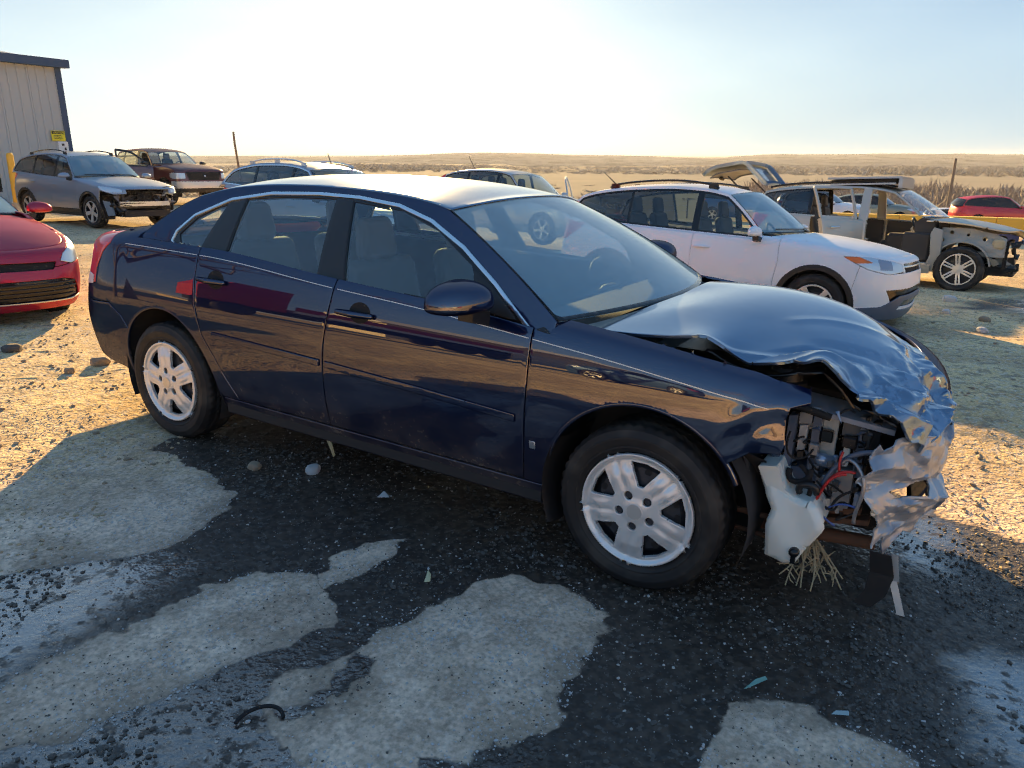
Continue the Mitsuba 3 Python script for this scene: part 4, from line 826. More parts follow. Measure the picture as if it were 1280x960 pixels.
# ------------------------------------------------------------------ the other vehicles
SUV = dict(hw=.92, wb=2.66, xf=.36, xr=-3.05, af=.565, ar=.585, n=2.7, zm=.70, bar=.33, sill=.24, rocker=.40, arch_r=.392, arch_z=.365, yb=.835, zb=1.05, a=.27, b=.22,
    belt=[(-3.7, 1.13), (-3.05, 1.11), (-2.4, 1.075), (-1.5, 1.035), (-.6, 1.0), (0, .97), (.36, .93), (.9, .86)], hood=[(-.5, 1.135), (-.1, 1.11), (.4, 1.04), (.7, .965), (.93, .87)],
    nose=[(.2, .12), (.35, .04), (.55, .0), (.75, .01), (.9, .06), (1.0, .10)], tail=[(.2, .10), (.45, .0), (.7, .0), (1.0, .05), (1.2, .10)],
    rail=[(-3.30, 1.44), (-3.0, 1.535), (-2.5, 1.600), (-1.9, 1.628), (-1.5, 1.610), (-1.15, 1.545)], crown=.05,
    ws=dict(x0=-.38, z0=1.135, x1=-1.05, bow0=.30, bow1=.12), rg=dict(x0=-3.66, z0=1.16, x1=-3.36, bow0=.22, bow1=.14),
    pillars=[(-1.50, -1.56, .035), (-2.42, -2.56, .03)], split=-.8, tailgate_u=-3.55,
    panels=dict(headlight=[(.28, .925), (.55, .945), (.85, .905), (1.02, .86), (1.04, .785), (.78, .755), (.55, .80), (.42, .855)], grille=[(1.06, .87), (1.9, .88), (1.9, .79), (1.08, .78)],
        fog_recess=[(.78, .58), (1.9, .62), (1.9, .38), (.90, .40)], tail_light=[(-3.05, 1.12), (-3.62, 1.16), (-3.62, .88), (-3.38, .90), (-3.15, 1.03)],
        front_bumper=[(.30, .20), (.40, .55), (.46, .84), (.8, .76), (1.9, .80), (1.9, 0), (.3, 0)], rear_bumper=[(-5, 0), (-5, .78), (-3.3, .78), (-3.1, .62), (-2.9, .2), (-2.9, 0)],
        front_door=[(-1.52, .40), (-1.50, 1.3), (-.455, 1.3), (-.44, .8), (-.50, .40)], rear_door=[(-2.30, .40), (-2.36, .60), (-2.45, .82), (-2.47, 1.3), (-1.50, 1.3), (-1.52, .40)]),
    seats=[(-1.25, -.38, .62, .58, True), (-1.25, .38, .62, .58, True), (-2.2, -.34, .64, .58, True), (-2.2, .34, .64, .58, True)], seat_mat='interior_dark',
    mirror=(-.72, 1.02, 1.12), handles=[(-1.38, .92), (-2.33, .97)], glass='glass_tint', glass_mats={'front': 'glass_green', 'rear': 'glass_dark', 'quarter': 'glass_dark'}, rear_glass='glass_dark', screen_glass='glass_green',
    rails=(-1.5, -2.9), wheels=dict(R=.36, rim=.235, w=.235, spokes=5, width=.05, flare=1.3))
def suv(**k):
    q = {**SUV}
    for a, b in k.items(): q[a] = {**q[a], **b} if a in ('panels', 'wheels', 'ws', 'rg') and isinstance(b, dict) else b
    return q
R_ = lambda p, **k: None

def make_white_suv():
    c = Car('white_suv', 'white SUV with black wheel arch trim, parked behind the blue sedan', pose(3.93, 9.29, -35.5, -0.12), 'car')
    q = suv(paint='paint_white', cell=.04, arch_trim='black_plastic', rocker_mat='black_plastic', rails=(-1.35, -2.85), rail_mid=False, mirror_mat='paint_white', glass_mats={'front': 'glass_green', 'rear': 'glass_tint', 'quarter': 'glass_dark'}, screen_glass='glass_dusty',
        pillars=[(-1.50, -1.56, .04), (-2.42, -2.52, .012)], extras=[('amber_lamp', [(.27, .922), (.44, .935), (.60, .875), (.42, .86)], 'amber_lens', .004, 0), ('lamp_lens', [(.64, .925), (.82, .90), (.84, .80), (.68, .80)], 'bay_lens', .003, 0),
            ('bumper_skirt', [(.36, .20), (.40, .36), (.75, .40), (.95, .50), (1.0, .52), (1.9, .56), (1.9, .50), (1.12, .46), (1.02, .36), (1.9, .34), (1.9, 0), (.36, 0)], 'blue_grey_plastic', .008, 1), ('grille_bar', [(1.02, .845), (1.9, .85), (1.9, .832), (1.02, .828)], 'chrome', .006, 1)])
    sh, ho, R = mk(c, q)
    k = c.add('roof_antenna', tube([(-3.05, .0, 1.62), (-3.28, 0, 1.80)], [.010, .004], 6), 'black_plastic', True)
    wiper(c, ho)
    return c
def wiper(c, ho):
    fn, hw, L = ho.slant(ho.ws, .012)
    for a0, a1 in ((-.62, -.10), (-.02, .52)):
        a = np.linspace(a0, a1, 8); c.add('wiper', cat(tube(fn(a, np.linspace(.05, .035, 8)), .007, 6), tube(fn(np.array([a1, a1 + .1]), np.array([.035, -.02])), .009, 6)), 'gloss_black', True)

def make_silver_suv():
    c = Car('silver_suv', 'silver SUV with its front bumper torn off beside the metal building', pose(-9.1, 18.4, -32.0, 0.03), 'car')
    q = suv(paint='paint_slate', wb=2.69, cell=.05, arch_trim='black_plastic', rocker_mat='black_plastic', xr=-3.0, rails=(-1.3, -2.9), roof_mat='paint_silver', hood_mat='paint_silver',  # paler roof and hood paint stands in for sunlight on the tops
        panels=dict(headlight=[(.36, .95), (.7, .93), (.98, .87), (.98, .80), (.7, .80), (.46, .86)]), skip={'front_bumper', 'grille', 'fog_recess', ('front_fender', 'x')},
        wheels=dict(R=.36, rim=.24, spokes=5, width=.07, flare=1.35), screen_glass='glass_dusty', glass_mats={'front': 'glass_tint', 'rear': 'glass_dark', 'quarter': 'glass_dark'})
    q['inner_keep'] = box(-99, -9, .40, 9)
    sh, ho, R = mk(c, q)
    c.add('bumper_beam', cat(*[hull([(x0 + a, y0, z) for (x0, y0) in (p, r) for a in (0, .05) for z in (.50, .60)]) for p, r in (((.66, -.62), (.76, -.3)), ((.76, -.3), (.78, .3)), ((.78, .3), (.66, .62)))]), 'bright_steel', 20, label='bare bright metal bumper beam')
    c.add('radiator', bx(.52, .56, -.50, .50, .42, .76), 'matt_black', False); c.add('condenser', bx(.565, .575, -.48, .48, .44, .74), 'primer_dark', False)
    c.add('radiator_support', cat(bx(.50, .62, -.66, .66, .775, .82), bx(.52, .60, -.60, -.52, .30, .775), bx(.52, .60, .52, .60, .30, .775), bx(.5, .6, -.6, .6, .28, .34)), 'gloss_black', False)
    rs = np.random.default_rng(3)
    for i in range(22):
        p = np.array([.60 + rs.uniform(0, .16), rs.uniform(-.75, .75), rs.uniform(.30, .85)]); s_ = rs.uniform(.02, .09, 3) * [.6, 1.4, 1]
        c.add('broken_piece', hull([p + s_ * rs.normal(0, 1, 3) for _ in range(8)]), ['black_plastic', 'blue_grey_plastic', 'steel', 'matt_black', 'lamp_blue'][i % 5], False)
    for i in range(5): c.add('loose_wire', tube(spline([np.array([.68, rs.uniform(-.7, .7), rs.uniform(.3, .8)]) + rs.normal(0, .1, 3) for _ in range(4)], 16), .008, 5), 'matt_black', True)
    c.add('broken_fender_liner', hull([(.45, -.86, .62), (.62, -.80, .60), (.66, -.72, .30), (.50, -.80, .28), (.6, -.7, .45)]), 'lamp_blue', 20)
    wiper(c, ho)
    return c

def make_red_car():
    c = Car('red_sedan', 'red sedan nosing in at the left edge with a dark slatted lower grille', pose(-5.3, 7.25, -39.2, -0.05), 'car')
    q = suv(paint='paint_red', hw=.888, wb=2.70, xf=.33, af=.60, xr=-3.1, ar=.72, sill=.19, rocker=.30, arch_r=.36, arch_z=.335, zm=.60, bar=.36, cell=.035, yb=.815, zb=.97, a=.48, b=.35,
        belt=[(-3.8, 1.02), (-3.1, 1.02), (-1.5, .965), (-.6, .93), (0, .88), (.33, .83), (.9, .72)], hood=[(-.5, 1.02), (-.1, .995), (.3, .92), (.6, .82), (.93, .66)],
        nose=[(.15, .14), (.25, .03), (.42, .0), (.55, .02), (.7, .08), (.85, .13)], rail=[(-2.9, 1.20), (-2.5, 1.33), (-2.0, 1.38), (-1.6, 1.375), (-1.1, 1.30)], crown=.05,
        ws=dict(x0=-.28, z0=1.015, x1=-1.0, bow0=.32, bow1=.12), rg=dict(x0=-3.35, z0=1.08, x1=-2.95, bow0=.2, bow1=.1), pillars=[(-1.45, -1.55, .04), (-2.3, -2.45, .03)], deckz=None,
        panels=dict(headlight=[(.28, .80), (.40, .845), (.62, .80), (.86, .70), (.93, .63), (.80, .60), (.55, .63), (.38, .70)], grille=[(.99, .625), (1.9, .64), (1.9, .575), (1.04, .565)], fog_recess=[(.70, .30), (.80, .44), (.95, .47), (1.9, .47), (1.9, .28), (.85, .27)],
            tail_light=[(-3.1, 1.02), (-3.7, 1.0), (-3.7, .8), (-3.3, .85)], front_bumper=[(.28, .18), (.34, .50), (.40, .70), (.8, .60), (.99, .58), (1.9, .64), (1.9, 0), (.3, 0)], rear_bumper=[(-5, 0), (-5, .70), (-3.3, .70), (-3.0, .2), (-3, 0)],
            front_door=[(-1.50, .30), (-1.48, 1.2), (-.48, 1.2), (-.45, .7), (-.52, .30)], rear_door=[(-2.25, .30), (-2.40, .6), (-2.48, 1.2), (-1.48, 1.2), (-1.50, .30)]),
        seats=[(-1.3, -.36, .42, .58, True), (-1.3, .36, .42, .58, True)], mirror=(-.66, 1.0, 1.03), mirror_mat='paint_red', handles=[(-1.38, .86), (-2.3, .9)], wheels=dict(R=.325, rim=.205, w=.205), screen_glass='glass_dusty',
        extras=[('intake_slat', [(.74, y - .008), (.80, y + .008), (1.9, y + .012), (1.9, y - .008)], 'black_plastic', -.004, 1) for y in (.315, .355, .395, .435)] + [('intake_lip', [(.70, .292), (.86, .272), (1.9, .282), (1.9, .268), (.85, .258), (.69, .28)], 'bright_steel', .006, 1)])
    q.pop('deckz'); q.pop('rails')
    sh, ho, R = mk(c, q)
    c.pair('lamp_projector', blob([sh(np.array([.60]), np.array([.72]))[0] + [-.05, .05, 0], sh(np.array([.70]), np.array([.70]))[0] + [-.06, .05, 0]], .055, 2), 'chrome', True)
    return c

def make_strip_suv():
    c = Car('stripped_suv', 'beige silver SUV stripped of its front door and fender, tailgate raised open', pose(8.08, 13.6, -36.0, -0.03), 'car')
    op = [(-1.56, .42), (-1.50, 1.05), (-1.47, 1.3), (-.62, 1.3), (-.47, .95), (-.44, .55), (-.55, .42)]
    q = suv(paint='paint_sand', hw=.955, wb=2.86, xr=-3.25, ar=.62, cell=.05, sill=.27, rocker=.42, arch_r=.43, arch_z=.39, yb=.865, zb=1.10, a=.25, b=.20,
        belt=[(-3.9, 1.16), (-3.2, 1.15), (-2.4, 1.12), (-1.5, 1.09), (-.6, 1.06), (0, 1.04), (.36, 1.0), (.9, .95)], hood=[(-.5, 1.22), (-.1, 1.20), (.4, 1.13), (.7, 1.06), (.93, .97)],
        rail=[(-3.55, 1.56), (-3.2, 1.64), (-2.5, 1.70), (-1.9, 1.715), (-1.5, 1.69), (-1.1, 1.61)], ws=dict(x0=-.35, z0=1.22, x1=-1.05, bow0=.30, bow1=.12), rg=dict(x0=-3.85, z0=1.2, x1=-3.60, bow0=.2, bow1=.14),
        pillars=[(-1.62, -1.62, .08), (-2.48, -2.62, .07)], split=-.8, tailgate_u=-3.75, mirror=(-.7, 5, 1.1), handles=[],
        panels=dict(front_door=[(-1.55, .42), (-1.53, 1.4), (-.50, 1.4), (-.46, .8), (-.55, .42)], rear_door=[(-2.42, .42), (-2.44, .75), (-2.50, .9), (-2.54, 1.4), (-1.53, 1.4), (-1.55, .42)], tail_light=[(-3.3, 1.16), (-3.8, 1.2), (-3.8, .9), (-3.5, .9)],
            rear_bumper=[(-5, 0), (-5, .8), (-3.4, .8), (-3.1, .2), (-3.1, 0)]),
        skip={('front_door', 'r'), ('rear_door', 'r'), ('front_fender', 'r'), 'front_bumper', 'headlight', 'grille', 'fog_recess', 'tailgate', 'rear_window', ('front', 'r'), ('rear', 'r'), ('front', 'l'), ('rear', 'l'), 'inner_body', ('wheel_liner', 0.0), 'steering_wheel'},
        trim_keep=box(-9, 0, -2.55, 3), glass_mats={'quarter': 'glass_dark'}, seat_mat='interior_dark', wheels=dict(R=.385, rim=.265, w=.255, spokes=6, width=.07, flare=1.15, split=.012), rails=None, surround='gloss_black', pillar='paint_sand', screen_glass='glass_clear',
        seats=[(-2.25, -.4, .66, .62, True), (-2.25, .4, .66, .62, True)], track=.955)
    q.pop('rails'); q.pop('mirror')
    q['gh_split'] = box(-9, 0, 9, 3).difference(box(-1.54, .9, -.66, 1.24)).difference(box(-2.46, .9, -1.70, 1.24))
    sh, ho, R = mk(c, q)
    c.pair('pillar_top', panel(Polygon([(-1.70, 1.10), (-1.54, 1.10), (-1.56, 1.70), (-1.70, 1.70)]).intersection(R['gh'].buffer(-.01)), ho.side_in(.002), .05, .006, .06), 'paint_sand')
    P_ = 'primer_grey'
    # door aperture frames of bare metal: A pillar foot, B pillar, sill edge
    def rim_tube(pts, r, nm='aperture_flange', y=.0): 
        p = np.array(pts); w = np.minimum(p[:, 1], 9)
        q_ = np.where((p[:, 1] > sh.belt(p[:, 0]) + .03)[:, None], ho.side(p[:, 0], p[:, 1]), sh(p[:, 0], np.minimum(p[:, 1], sh.belt(p[:, 0]) + .03))) + [0, .03 + y, 0]
        c.add(nm, tube(q_, r, 6), 'paint_sand', True)
    # B pillar and A post as solid plates
    c.add('centre_pillar', panel(Polygon([(-1.70, .36), (-1.52, .36), (-1.54, .8), (-1.56, 1.13), (-1.68, 1.13), (-1.68, .8)]), lambda u, w: sh(u, np.minimum(w, sh.belt(u) + .03)) + [0, .03, 0], .05, .01, .10), 'paint_sand', 40)
    c.add('hinge_post', panel(Polygon([(-.54, .30), (-.34, .30), (-.30, .60), (-.32, 1.02), (-.46, 1.06), (-.50, .95), (-.46, .60)]), lambda u, w: sh(u, np.minimum(w, sh.belt(u) + .03)) + [0, .04, 0], .05, .01, .14), P_, 40)
    apron = Polygon([(-.40, .62), (-.36, 1.06), (.10, 1.06), (.45, .98), (.62, .92), (.62, .70), (.50, .62)]).difference(Point(0, .39).buffer(.44, 32))
    for h in ((-.2, .98, .03), (.05, .95, .02), (.30, .90, .035), (-.32, .85, .025), (.5, .82, .02), (-.34, .72, .03)): apron = apron.difference(Point(h[0], h[1]).buffer(h[2], 10))
    c.add('inner_wing', panel(apron, lambda u, w: np.stack([u, -.78 + .10 * sstep(.75, 1.0, w) + .02 * np.sin(u * 19) * np.sin(w * 23), w], -1), .04, .01, .05), P_, 40)
    c.add('wheel_house', panel(Point(0, .39).buffer(.455, 32).intersection(box(-1, .45, 1, 2)).difference(Point(0, .39).buffer(.43, 32)), lambda u, w: np.stack([u, 0 * u - .86, w], -1), .05, .004, .40), P_, 40)
    c.add('headlamp_carrier', bx(.42, .60, -.80, -.45, .74, .90, .03), 'straw', 20)
    c.add('frame_rail', cat(bx(-.1, .66, -.62, -.50, .48, .60, .01), bx(.10, .62, -.78, -.62, .60, .68, .01)), P_, 20)
    c.add('engine', cat(bx(-.1, .55, -.55, .6, .45, .92, .04)), 'matt_black', 20)
    c.add('front_frame', cat(bx(.60, .70, -.72, .72, .34, .42), bx(.60, .66, -.70, .70, .80, .86), bx(.60, .66, -.70, -.62, .40, .80), tube([(.66, -.7, .38), (.84, -.74, .42), (.82, -.72, .52)], .025, 6), tube([(.60, -.6, .7), (.30, -.7, .5)], .04, 6)), 'matt_black', False)
    rs = np.random.default_rng(9)
    for i in range(14):
        p = np.array([rs.uniform(.35, .80), rs.uniform(-.8, -.4), rs.uniform(.40, .86)]); c.add('bay_piece', hull([p + rs.normal(0, .05, 3) for _ in range(7)]), ['matt_black', 'black_plastic', P_, 'rust', 'steel'][i % 5], False)
    c.add('hood_stop', blob([(.86, -.65, .88), (.90, -.4, .88)], .05), 'lamp_blue', True)
    # rear door, swung open on the centre pillar
    th = math.radians(58); h = np.array([-1.60, -.93, 0]); cs, sn = math.cos(th), math.sin(th)
    def swing(P):
        d = P - h; return np.stack([d[:, 0] * cs - d[:, 1] * sn, d[:, 0] * sn + d[:, 1] * cs, d[:, 2]], -1) + h
    dp = R['cut']['rear_door']
    k = c.add('open_rear_door', panel(dp, lambda u, w: swing(sh(u, w)), .05, .01, .09), 'paint_sand', 40, label='rear door swung open')
    fr = R['wins']['rear'].buffer(.05).difference(R['wins']['rear'])
    c.add('window_frame', panel(fr, lambda u, w: swing(ho.side(u, w)), .05, .004, .03), 'paint_sand', 40, parent=k)
    c.add('handle', blob([swing(np.array([[-2.36, -1.0, 1.0]]))[0], swing(np.array([[-2.2, -1.0, 1.0]]))[0]], .018), 'chrome', True, parent=k)
    for nm in ('front_door', 'rear_door'): c.add('door_lining', mirror(panel(R['cut'][nm].buffer(-.03).intersection(box(-9, 0, 9, 1.12)), lambda u, w: sh(u, w) + [0, .05, 0], .08, .01, .02)), 'interior_dark', 40)
    # inside: airbag, wheel, door trim, pillars
    c.add('curtain_airbag', cat(hull([(-.62, .02, 1.24), (-.80, .10, 1.20), (-.98, .12, .98), (-.90, .30, .80), (-.66, .25, .90), (-.60, .40, 1.15)]), hull([(-.70, -.16, 1.12), (-.92, -.12, .95), (-.86, -.02, .78), (-.66, -.05, .92), (-.64, .0, 1.15)])), 'airbag_white', 20)
    c.add('seat_base', cat(bx(-1.50, -1.0, .14, .62, .48, .74, .05), bx(-1.52, -.98, -.64, -.16, .48, .62, .05)), 'interior_dark', 20)
    a = np.linspace(0, 2 * np.pi, 26, endpoint=False); ce = np.array([-.80, -.40, 1.02])
    c.add('steering_wheel', cat(tube([ce + .19 * (math.cos(t) * np.array([0, 1, 0]) + math.sin(t) * np.array([-.4, 0, .92])) for t in a], .017, 8, True), blob([ce, ce + [.1, 0, -.04]], .06), tube([ce + [0, -.18, 0], ce + [0, .18, 0]], .02, 6)), 'gloss_black', True)
    c.add('footwell', bx(-.95, -.50, -.80, -.30, .47, .95, .03), 'interior_dark', 20)
    c.add('console_box', bx(-1.30, -.95, -.25, .25, .5, .90, .04), 'interior_dark', 20)
    c.add('sill_step', bx(-2.4, -.5, -.90, -.74, .40, .45, .01), 'paint_sand', 20)
    # roof: lifted roof panel, a black slab filling the slot beneath
    tl = lambda x, z: z + .10 + .035 * (-1.1 - x)
    def slab(x0, x1, y0, y1, z0, z1, dz): return hull([(x, y, z + dz * (x < (x0 + x1) / 2)) for x in (x0, x1) for y in (y0, y1) for z in (z0, z1)])
    c.add('lifted_roof_panel', cat(slab(-2.35, -1.12, -.66, .55, 1.865, 1.90, -.04)), 'paint_slate', 20, label='loose roof panel lying raised on the roof')
    c.add('roof_panel_edge', cat(slab(-1.15, -1.09, -.67, .56, 1.70, 1.87, .0), slab(-2.3, -1.2, -.64, -.58, 1.76, 1.79, -.04)), 'paint_slate', 20)
    c.add('roof_panel_slot', slab(-2.3, -1.2, -.60, .5, 1.795, 1.855, -.04), 'matt_black', 20)
    c.pair('roof_rail', tube(np.c_[np.linspace(-3.4, -1.2, 16), -ho.Y(np.linspace(-3.4, -1.2, 16), 1.7) + .05, ho.rail(np.linspace(-3.4, -1.2, 16)) + .07], .02, 6), 'gloss_black', True)
    # raised tailgate
    sv = np.linspace(0, 1.45, 60); an = np.radians(44 - 54 * sstep(.50, .74, sv) - 34 * sstep(1.05, 1.45, sv))
    gx, gz_ = -3.55 - np.r_[0, np.cumsum(np.cos(an[1:]) * np.diff(sv))], 1.70 + np.r_[0, np.cumsum(np.sin(an[1:]) * np.diff(sv))]
    def gate(off=0.0):
        def fn(y, s_):
            a_ = np.interp(s_, sv, an); bw = .06 * (np.abs(y) / .75) ** 2
            return np.stack([np.interp(s_, sv, gx) + np.sin(a_) * off + bw, y, np.interp(s_, sv, gz_) + np.cos(a_) * off - bw * .5], -1)
        return fn
    gp = Polygon([(-.60, 0), (.60, 0), (.72, .6), (.80, .75), (.80, 1.35), (.72, 1.45), (-.72, 1.45), (-.80, 1.35), (-.80, .75), (-.72, .6)]); gw = Polygon([(-.50, .10), (.50, .10), (.60, .56), (-.60, .56)]).buffer(.03)
    k = c.add('raised_tailgate', panel(gp.difference(gw), gate(), .06, .02, .07, flip=True), 'paint_gate', 40, label='tailgate raised open above the roof')
    c.add('tailgate_window', panel(gw.buffer(.02), gate(-.02), .08, 0, 0, inset=False, flip=True), 'glass_dark', True, parent=k)
    c.add('tailgate_lining', panel(Polygon([(-.70, .72), (.70, .72), (.70, 1.38), (-.70, 1.38)]), gate(-.085), .08, .01, .02), 'blue_grey_plastic', 40, parent=k)
    c.add('tailgate_latch', blob([gate(-.10)(np.array([0.]), np.array([1.38]))[0], gate(-.12)(np.array([.1]), np.array([1.38]))[0]], .035), 'black_plastic', True, parent=k)
    for y in (-.70, .70): c.add('tailgate_strut', tube([(-3.60, y, 1.30), (-4.25, y * .98, 1.86)], .014, 6), 'black_plastic', True)
    return c

def make_pickup():
    c = Car('maroon_pickup', 'dark maroon pickup truck with an open door behind the silver SUV', pose(-11.67, 28.4, -34.5, 0.03), 'pickup truck')
    q = suv(paint='paint_maroon', hw=1.0, wb=3.5, xf=.42, af=.52, n=3.6, xr=-3.9, ar=.9, sill=.42, rocker=.58, arch_r=.47, arch_z=.46, zm=.85, bar=.20, cell=.07, yb=.93, zb=1.27, a=.22, b=.25,
        belt=[(-4.8, 1.27), (-3.6, 1.27), (-.6, 1.22), (.4, 1.17), (.9, 1.14)], hood=[(-.6, 1.40), (0, 1.37), (.6, 1.28), (.94, 1.16)], nose=[(.3, .06), (.6, .0), (.9, .02), (1.2, .06)],
        rail=[(-3.0, 1.76), (-2.6, 1.83), (-2.0, 1.86), (-1.6, 1.84), (-1.25, 1.76)], crown=.05, ws=dict(x0=-.50, z0=1.38, x1=-1.10, bow0=.3, bow1=.15), rg=dict(x0=-3.25, z0=1.36, x1=-3.15, bow0=.05, bow1=.05, drop0=.05),
        pillars=[(-1.75, -1.80, .06), (-2.65, -2.65, .05)], tailgate_u=None, split=-.9,
        panels=dict(headlight=[(.36, 1.06), (.50, 1.09), (1.02, 1.08), (1.02, .90), (.55, .88), (.38, .92)], grille=[(1.04, 1.12), (2.4, 1.13), (2.4, .86), (1.16, .84)], fog_recess=[(.5, .2), (.5, .21), (.51, .2)], tail_light=[(-4.6, 1.2), (-4.2, 1.2), (-4.2, .9), (-4.6, .9)],
            front_bumper=[(.42, .42), (.42, .80), (2.4, .80), (2.4, .42)], rear_bumper=[(-6, .3), (-6, .7), (-4.3, .7), (-4.2, .3)], front_door=[(-1.75, .58), (-1.75, 1.5), (-.62, 1.5), (-.60, .58)], rear_door=[(-2.9, .58), (-2.9, 1.5), (-1.75, 1.5), (-1.75, .58)]),
        bumper='alloy', skip={('front_door', 'r'), ('front', 'r')}, mirror=(-.85, 1.16, 1.38), mirror_mat='black_plastic', handles=[(-2.75, 1.12)], wheels=dict(R=.40, rim=.24, w=.27, spokes=5, width=.08), glass_mats={'front': 'glass_green', 'rear': 'glass_tint', 'quarter': 'glass_tint'}, screen_glass='glass_clear',
        seats=[(-1.6, -.42, .85, .62, True), (-1.6, .42, .85, .62, True)], extras=[('grille_emblem', [(1.72, 1.02), (1.72, .96), (2.4, .95), (2.4, 1.03)], 'bright_steel', .03, 1), ('bumper_valance', [(.42, .42), (.42, .56), (2.4, .58), (2.4, .42)], 'black_plastic', .01, 1)])
    q.pop('rails'); q['deckz'] = lambda x, y: 1.36 + 0 * np.asarray(x)
    q.pop('deckz')
    sh, ho, R = mk(c, q)
    th = math.radians(62); h = np.array([-.62, -.97, 0]); cs, sn = math.cos(th), math.sin(th)
    def swing(P):
        d = P - h; return np.stack([d[:, 0] * cs - d[:, 1] * sn, d[:, 0] * sn + d[:, 1] * cs, d[:, 2]], -1) + h
    k = c.add('open_front_door', panel(R['cut']['front_door'], lambda u, w: swing(sh(u, w)), .07, .01, .10), 'paint_maroon', 40, label='front door standing open')
    w = R['wins']['front']
    c.add('window_frame', panel(w.buffer(.06).difference(w), lambda u, w_: swing(ho.side(u, w_)), .06, .004, .04), 'gloss_black', 40, parent=k)
    c.add('window', panel(w.buffer(.01), lambda u, w_: swing(ho.side(u, w_) + [0, .015, 0]), .08, 0, 0, inset=False), 'glass_green', True, parent=k)
    return c

def make_grey_suv():
    c = Car('blue_grey_suv', 'blue grey SUV with roof rails, mostly hidden behind the sedan roof', pose(-2.3, 13.6, -35.8, -0.04), 'car')
    q = suv(paint='paint_slate', hw=.92, wb=2.86, xr=-3.2, cell=.06, rails=(-1.35, -2.95), rail_mid=True, rail_mat='bright_steel', roof_mat='paint_slate', rail=[(-3.45, 1.42), (-3.1, 1.545), (-2.5, 1.63), (-1.9, 1.645), (-1.5, 1.62), (-1.15, 1.55)], rg=dict(x0=-3.85, z0=1.16, x1=-3.45, bow0=.22, bow1=.14),
        pillars=[(-1.55, -1.6, .03), (-2.5, -2.72, .03)], glass_mats={'front': 'glass_dark', 'rear': 'glass_dark', 'quarter': 'glass_dark'}, screen_glass='glass_tint', belt=[(-3.9, 1.17), (-3.2, 1.16), (-2.4, 1.10), (-1.5, 1.05), (-.6, 1.0), (0, .97), (.36, .93), (.9, .86)])
    sh, ho, R = mk(c, q)
    c.pair('window_chrome', panel(LineString(max(polys(R['dlo']), key=lambda p: p.area).exterior.coords).buffer(.011), ho.side_in(-.004), .06, .003, .01), 'chrome')
    c.add('roof_antenna', tube([(-1.45, 0.1, 1.66), (-1.55, .1, 1.86)], .008, 6), 'black_plastic', True)
    return c

def make_far_suv():
    c = Car('silver_crossover', 'pale silver crossover with an open door standing farther back in the middle', pose(1.2, 18.7, -38.0, 0.13), 'car')
    q = suv(paint='paint_silver', hw=.91, wb=2.62, cell=.07, glass_mats={'front': 'glass_tint', 'rear': 'glass_tint', 'quarter': 'glass_dark'}, screen_glass='glass_green', skip={('rear_door', 'x')},
        panels=dict(tail_light=[(-3.1, 1.12), (-3.62, 1.6), (-3.62, .98), (-3.42, .98)]), wheels=dict(spokes=5))
    q.pop('rails')
    sh, ho, R = mk(c, q)
    c.pair('pillar_lamp', panel(Polygon([(-3.30, 1.20), (-3.52, 1.16), (-3.40, 1.38), (-3.26, 1.47)]), ho.side_in(-.01), .06, .004, .02), 'red_lens')
    c.add('roof_antenna', tube([(-2.9, 0, 1.66), (-3.1, 0, 1.95)], .008, 6), 'black_plastic', True)
    # far door standing open
    th = math.radians(-65); h = np.array([-.46, .90, 0]); cs, sn = math.cos(th), math.sin(th)
    def swing(P):
        d = P - h; return np.stack([d[:, 0] * cs - d[:, 1] * sn, d[:, 0] * sn + d[:, 1] * cs, d[:, 2]], -1) + h
    k = c.add('open_front_door', panel(R['cut']['front_door'], lambda u, w: swing(sh(u, w) * [1, -1, 1]), .08, .01, .08, flip=True), 'paint_silver', 40, label='far front door standing open')
    w = R['wins']['front']; c.add('window_frame', panel(w.buffer(.05).difference(w), lambda u, w_: swing(ho.side(u, w_) * [1, -1, 1]), .08, .004, .03, flip=True), 'paint_silver', 40, parent=k)
    return c
mat('bay_lens', (0.25, 0.32, 0.42), 0.08, 0.3)
white = make_white_suv(); silver = make_silver_suv(); red = make_red_car(); strip = make_strip_suv(); pick = make_pickup(); grey = make_grey_suv(); crv = make_far_suv()
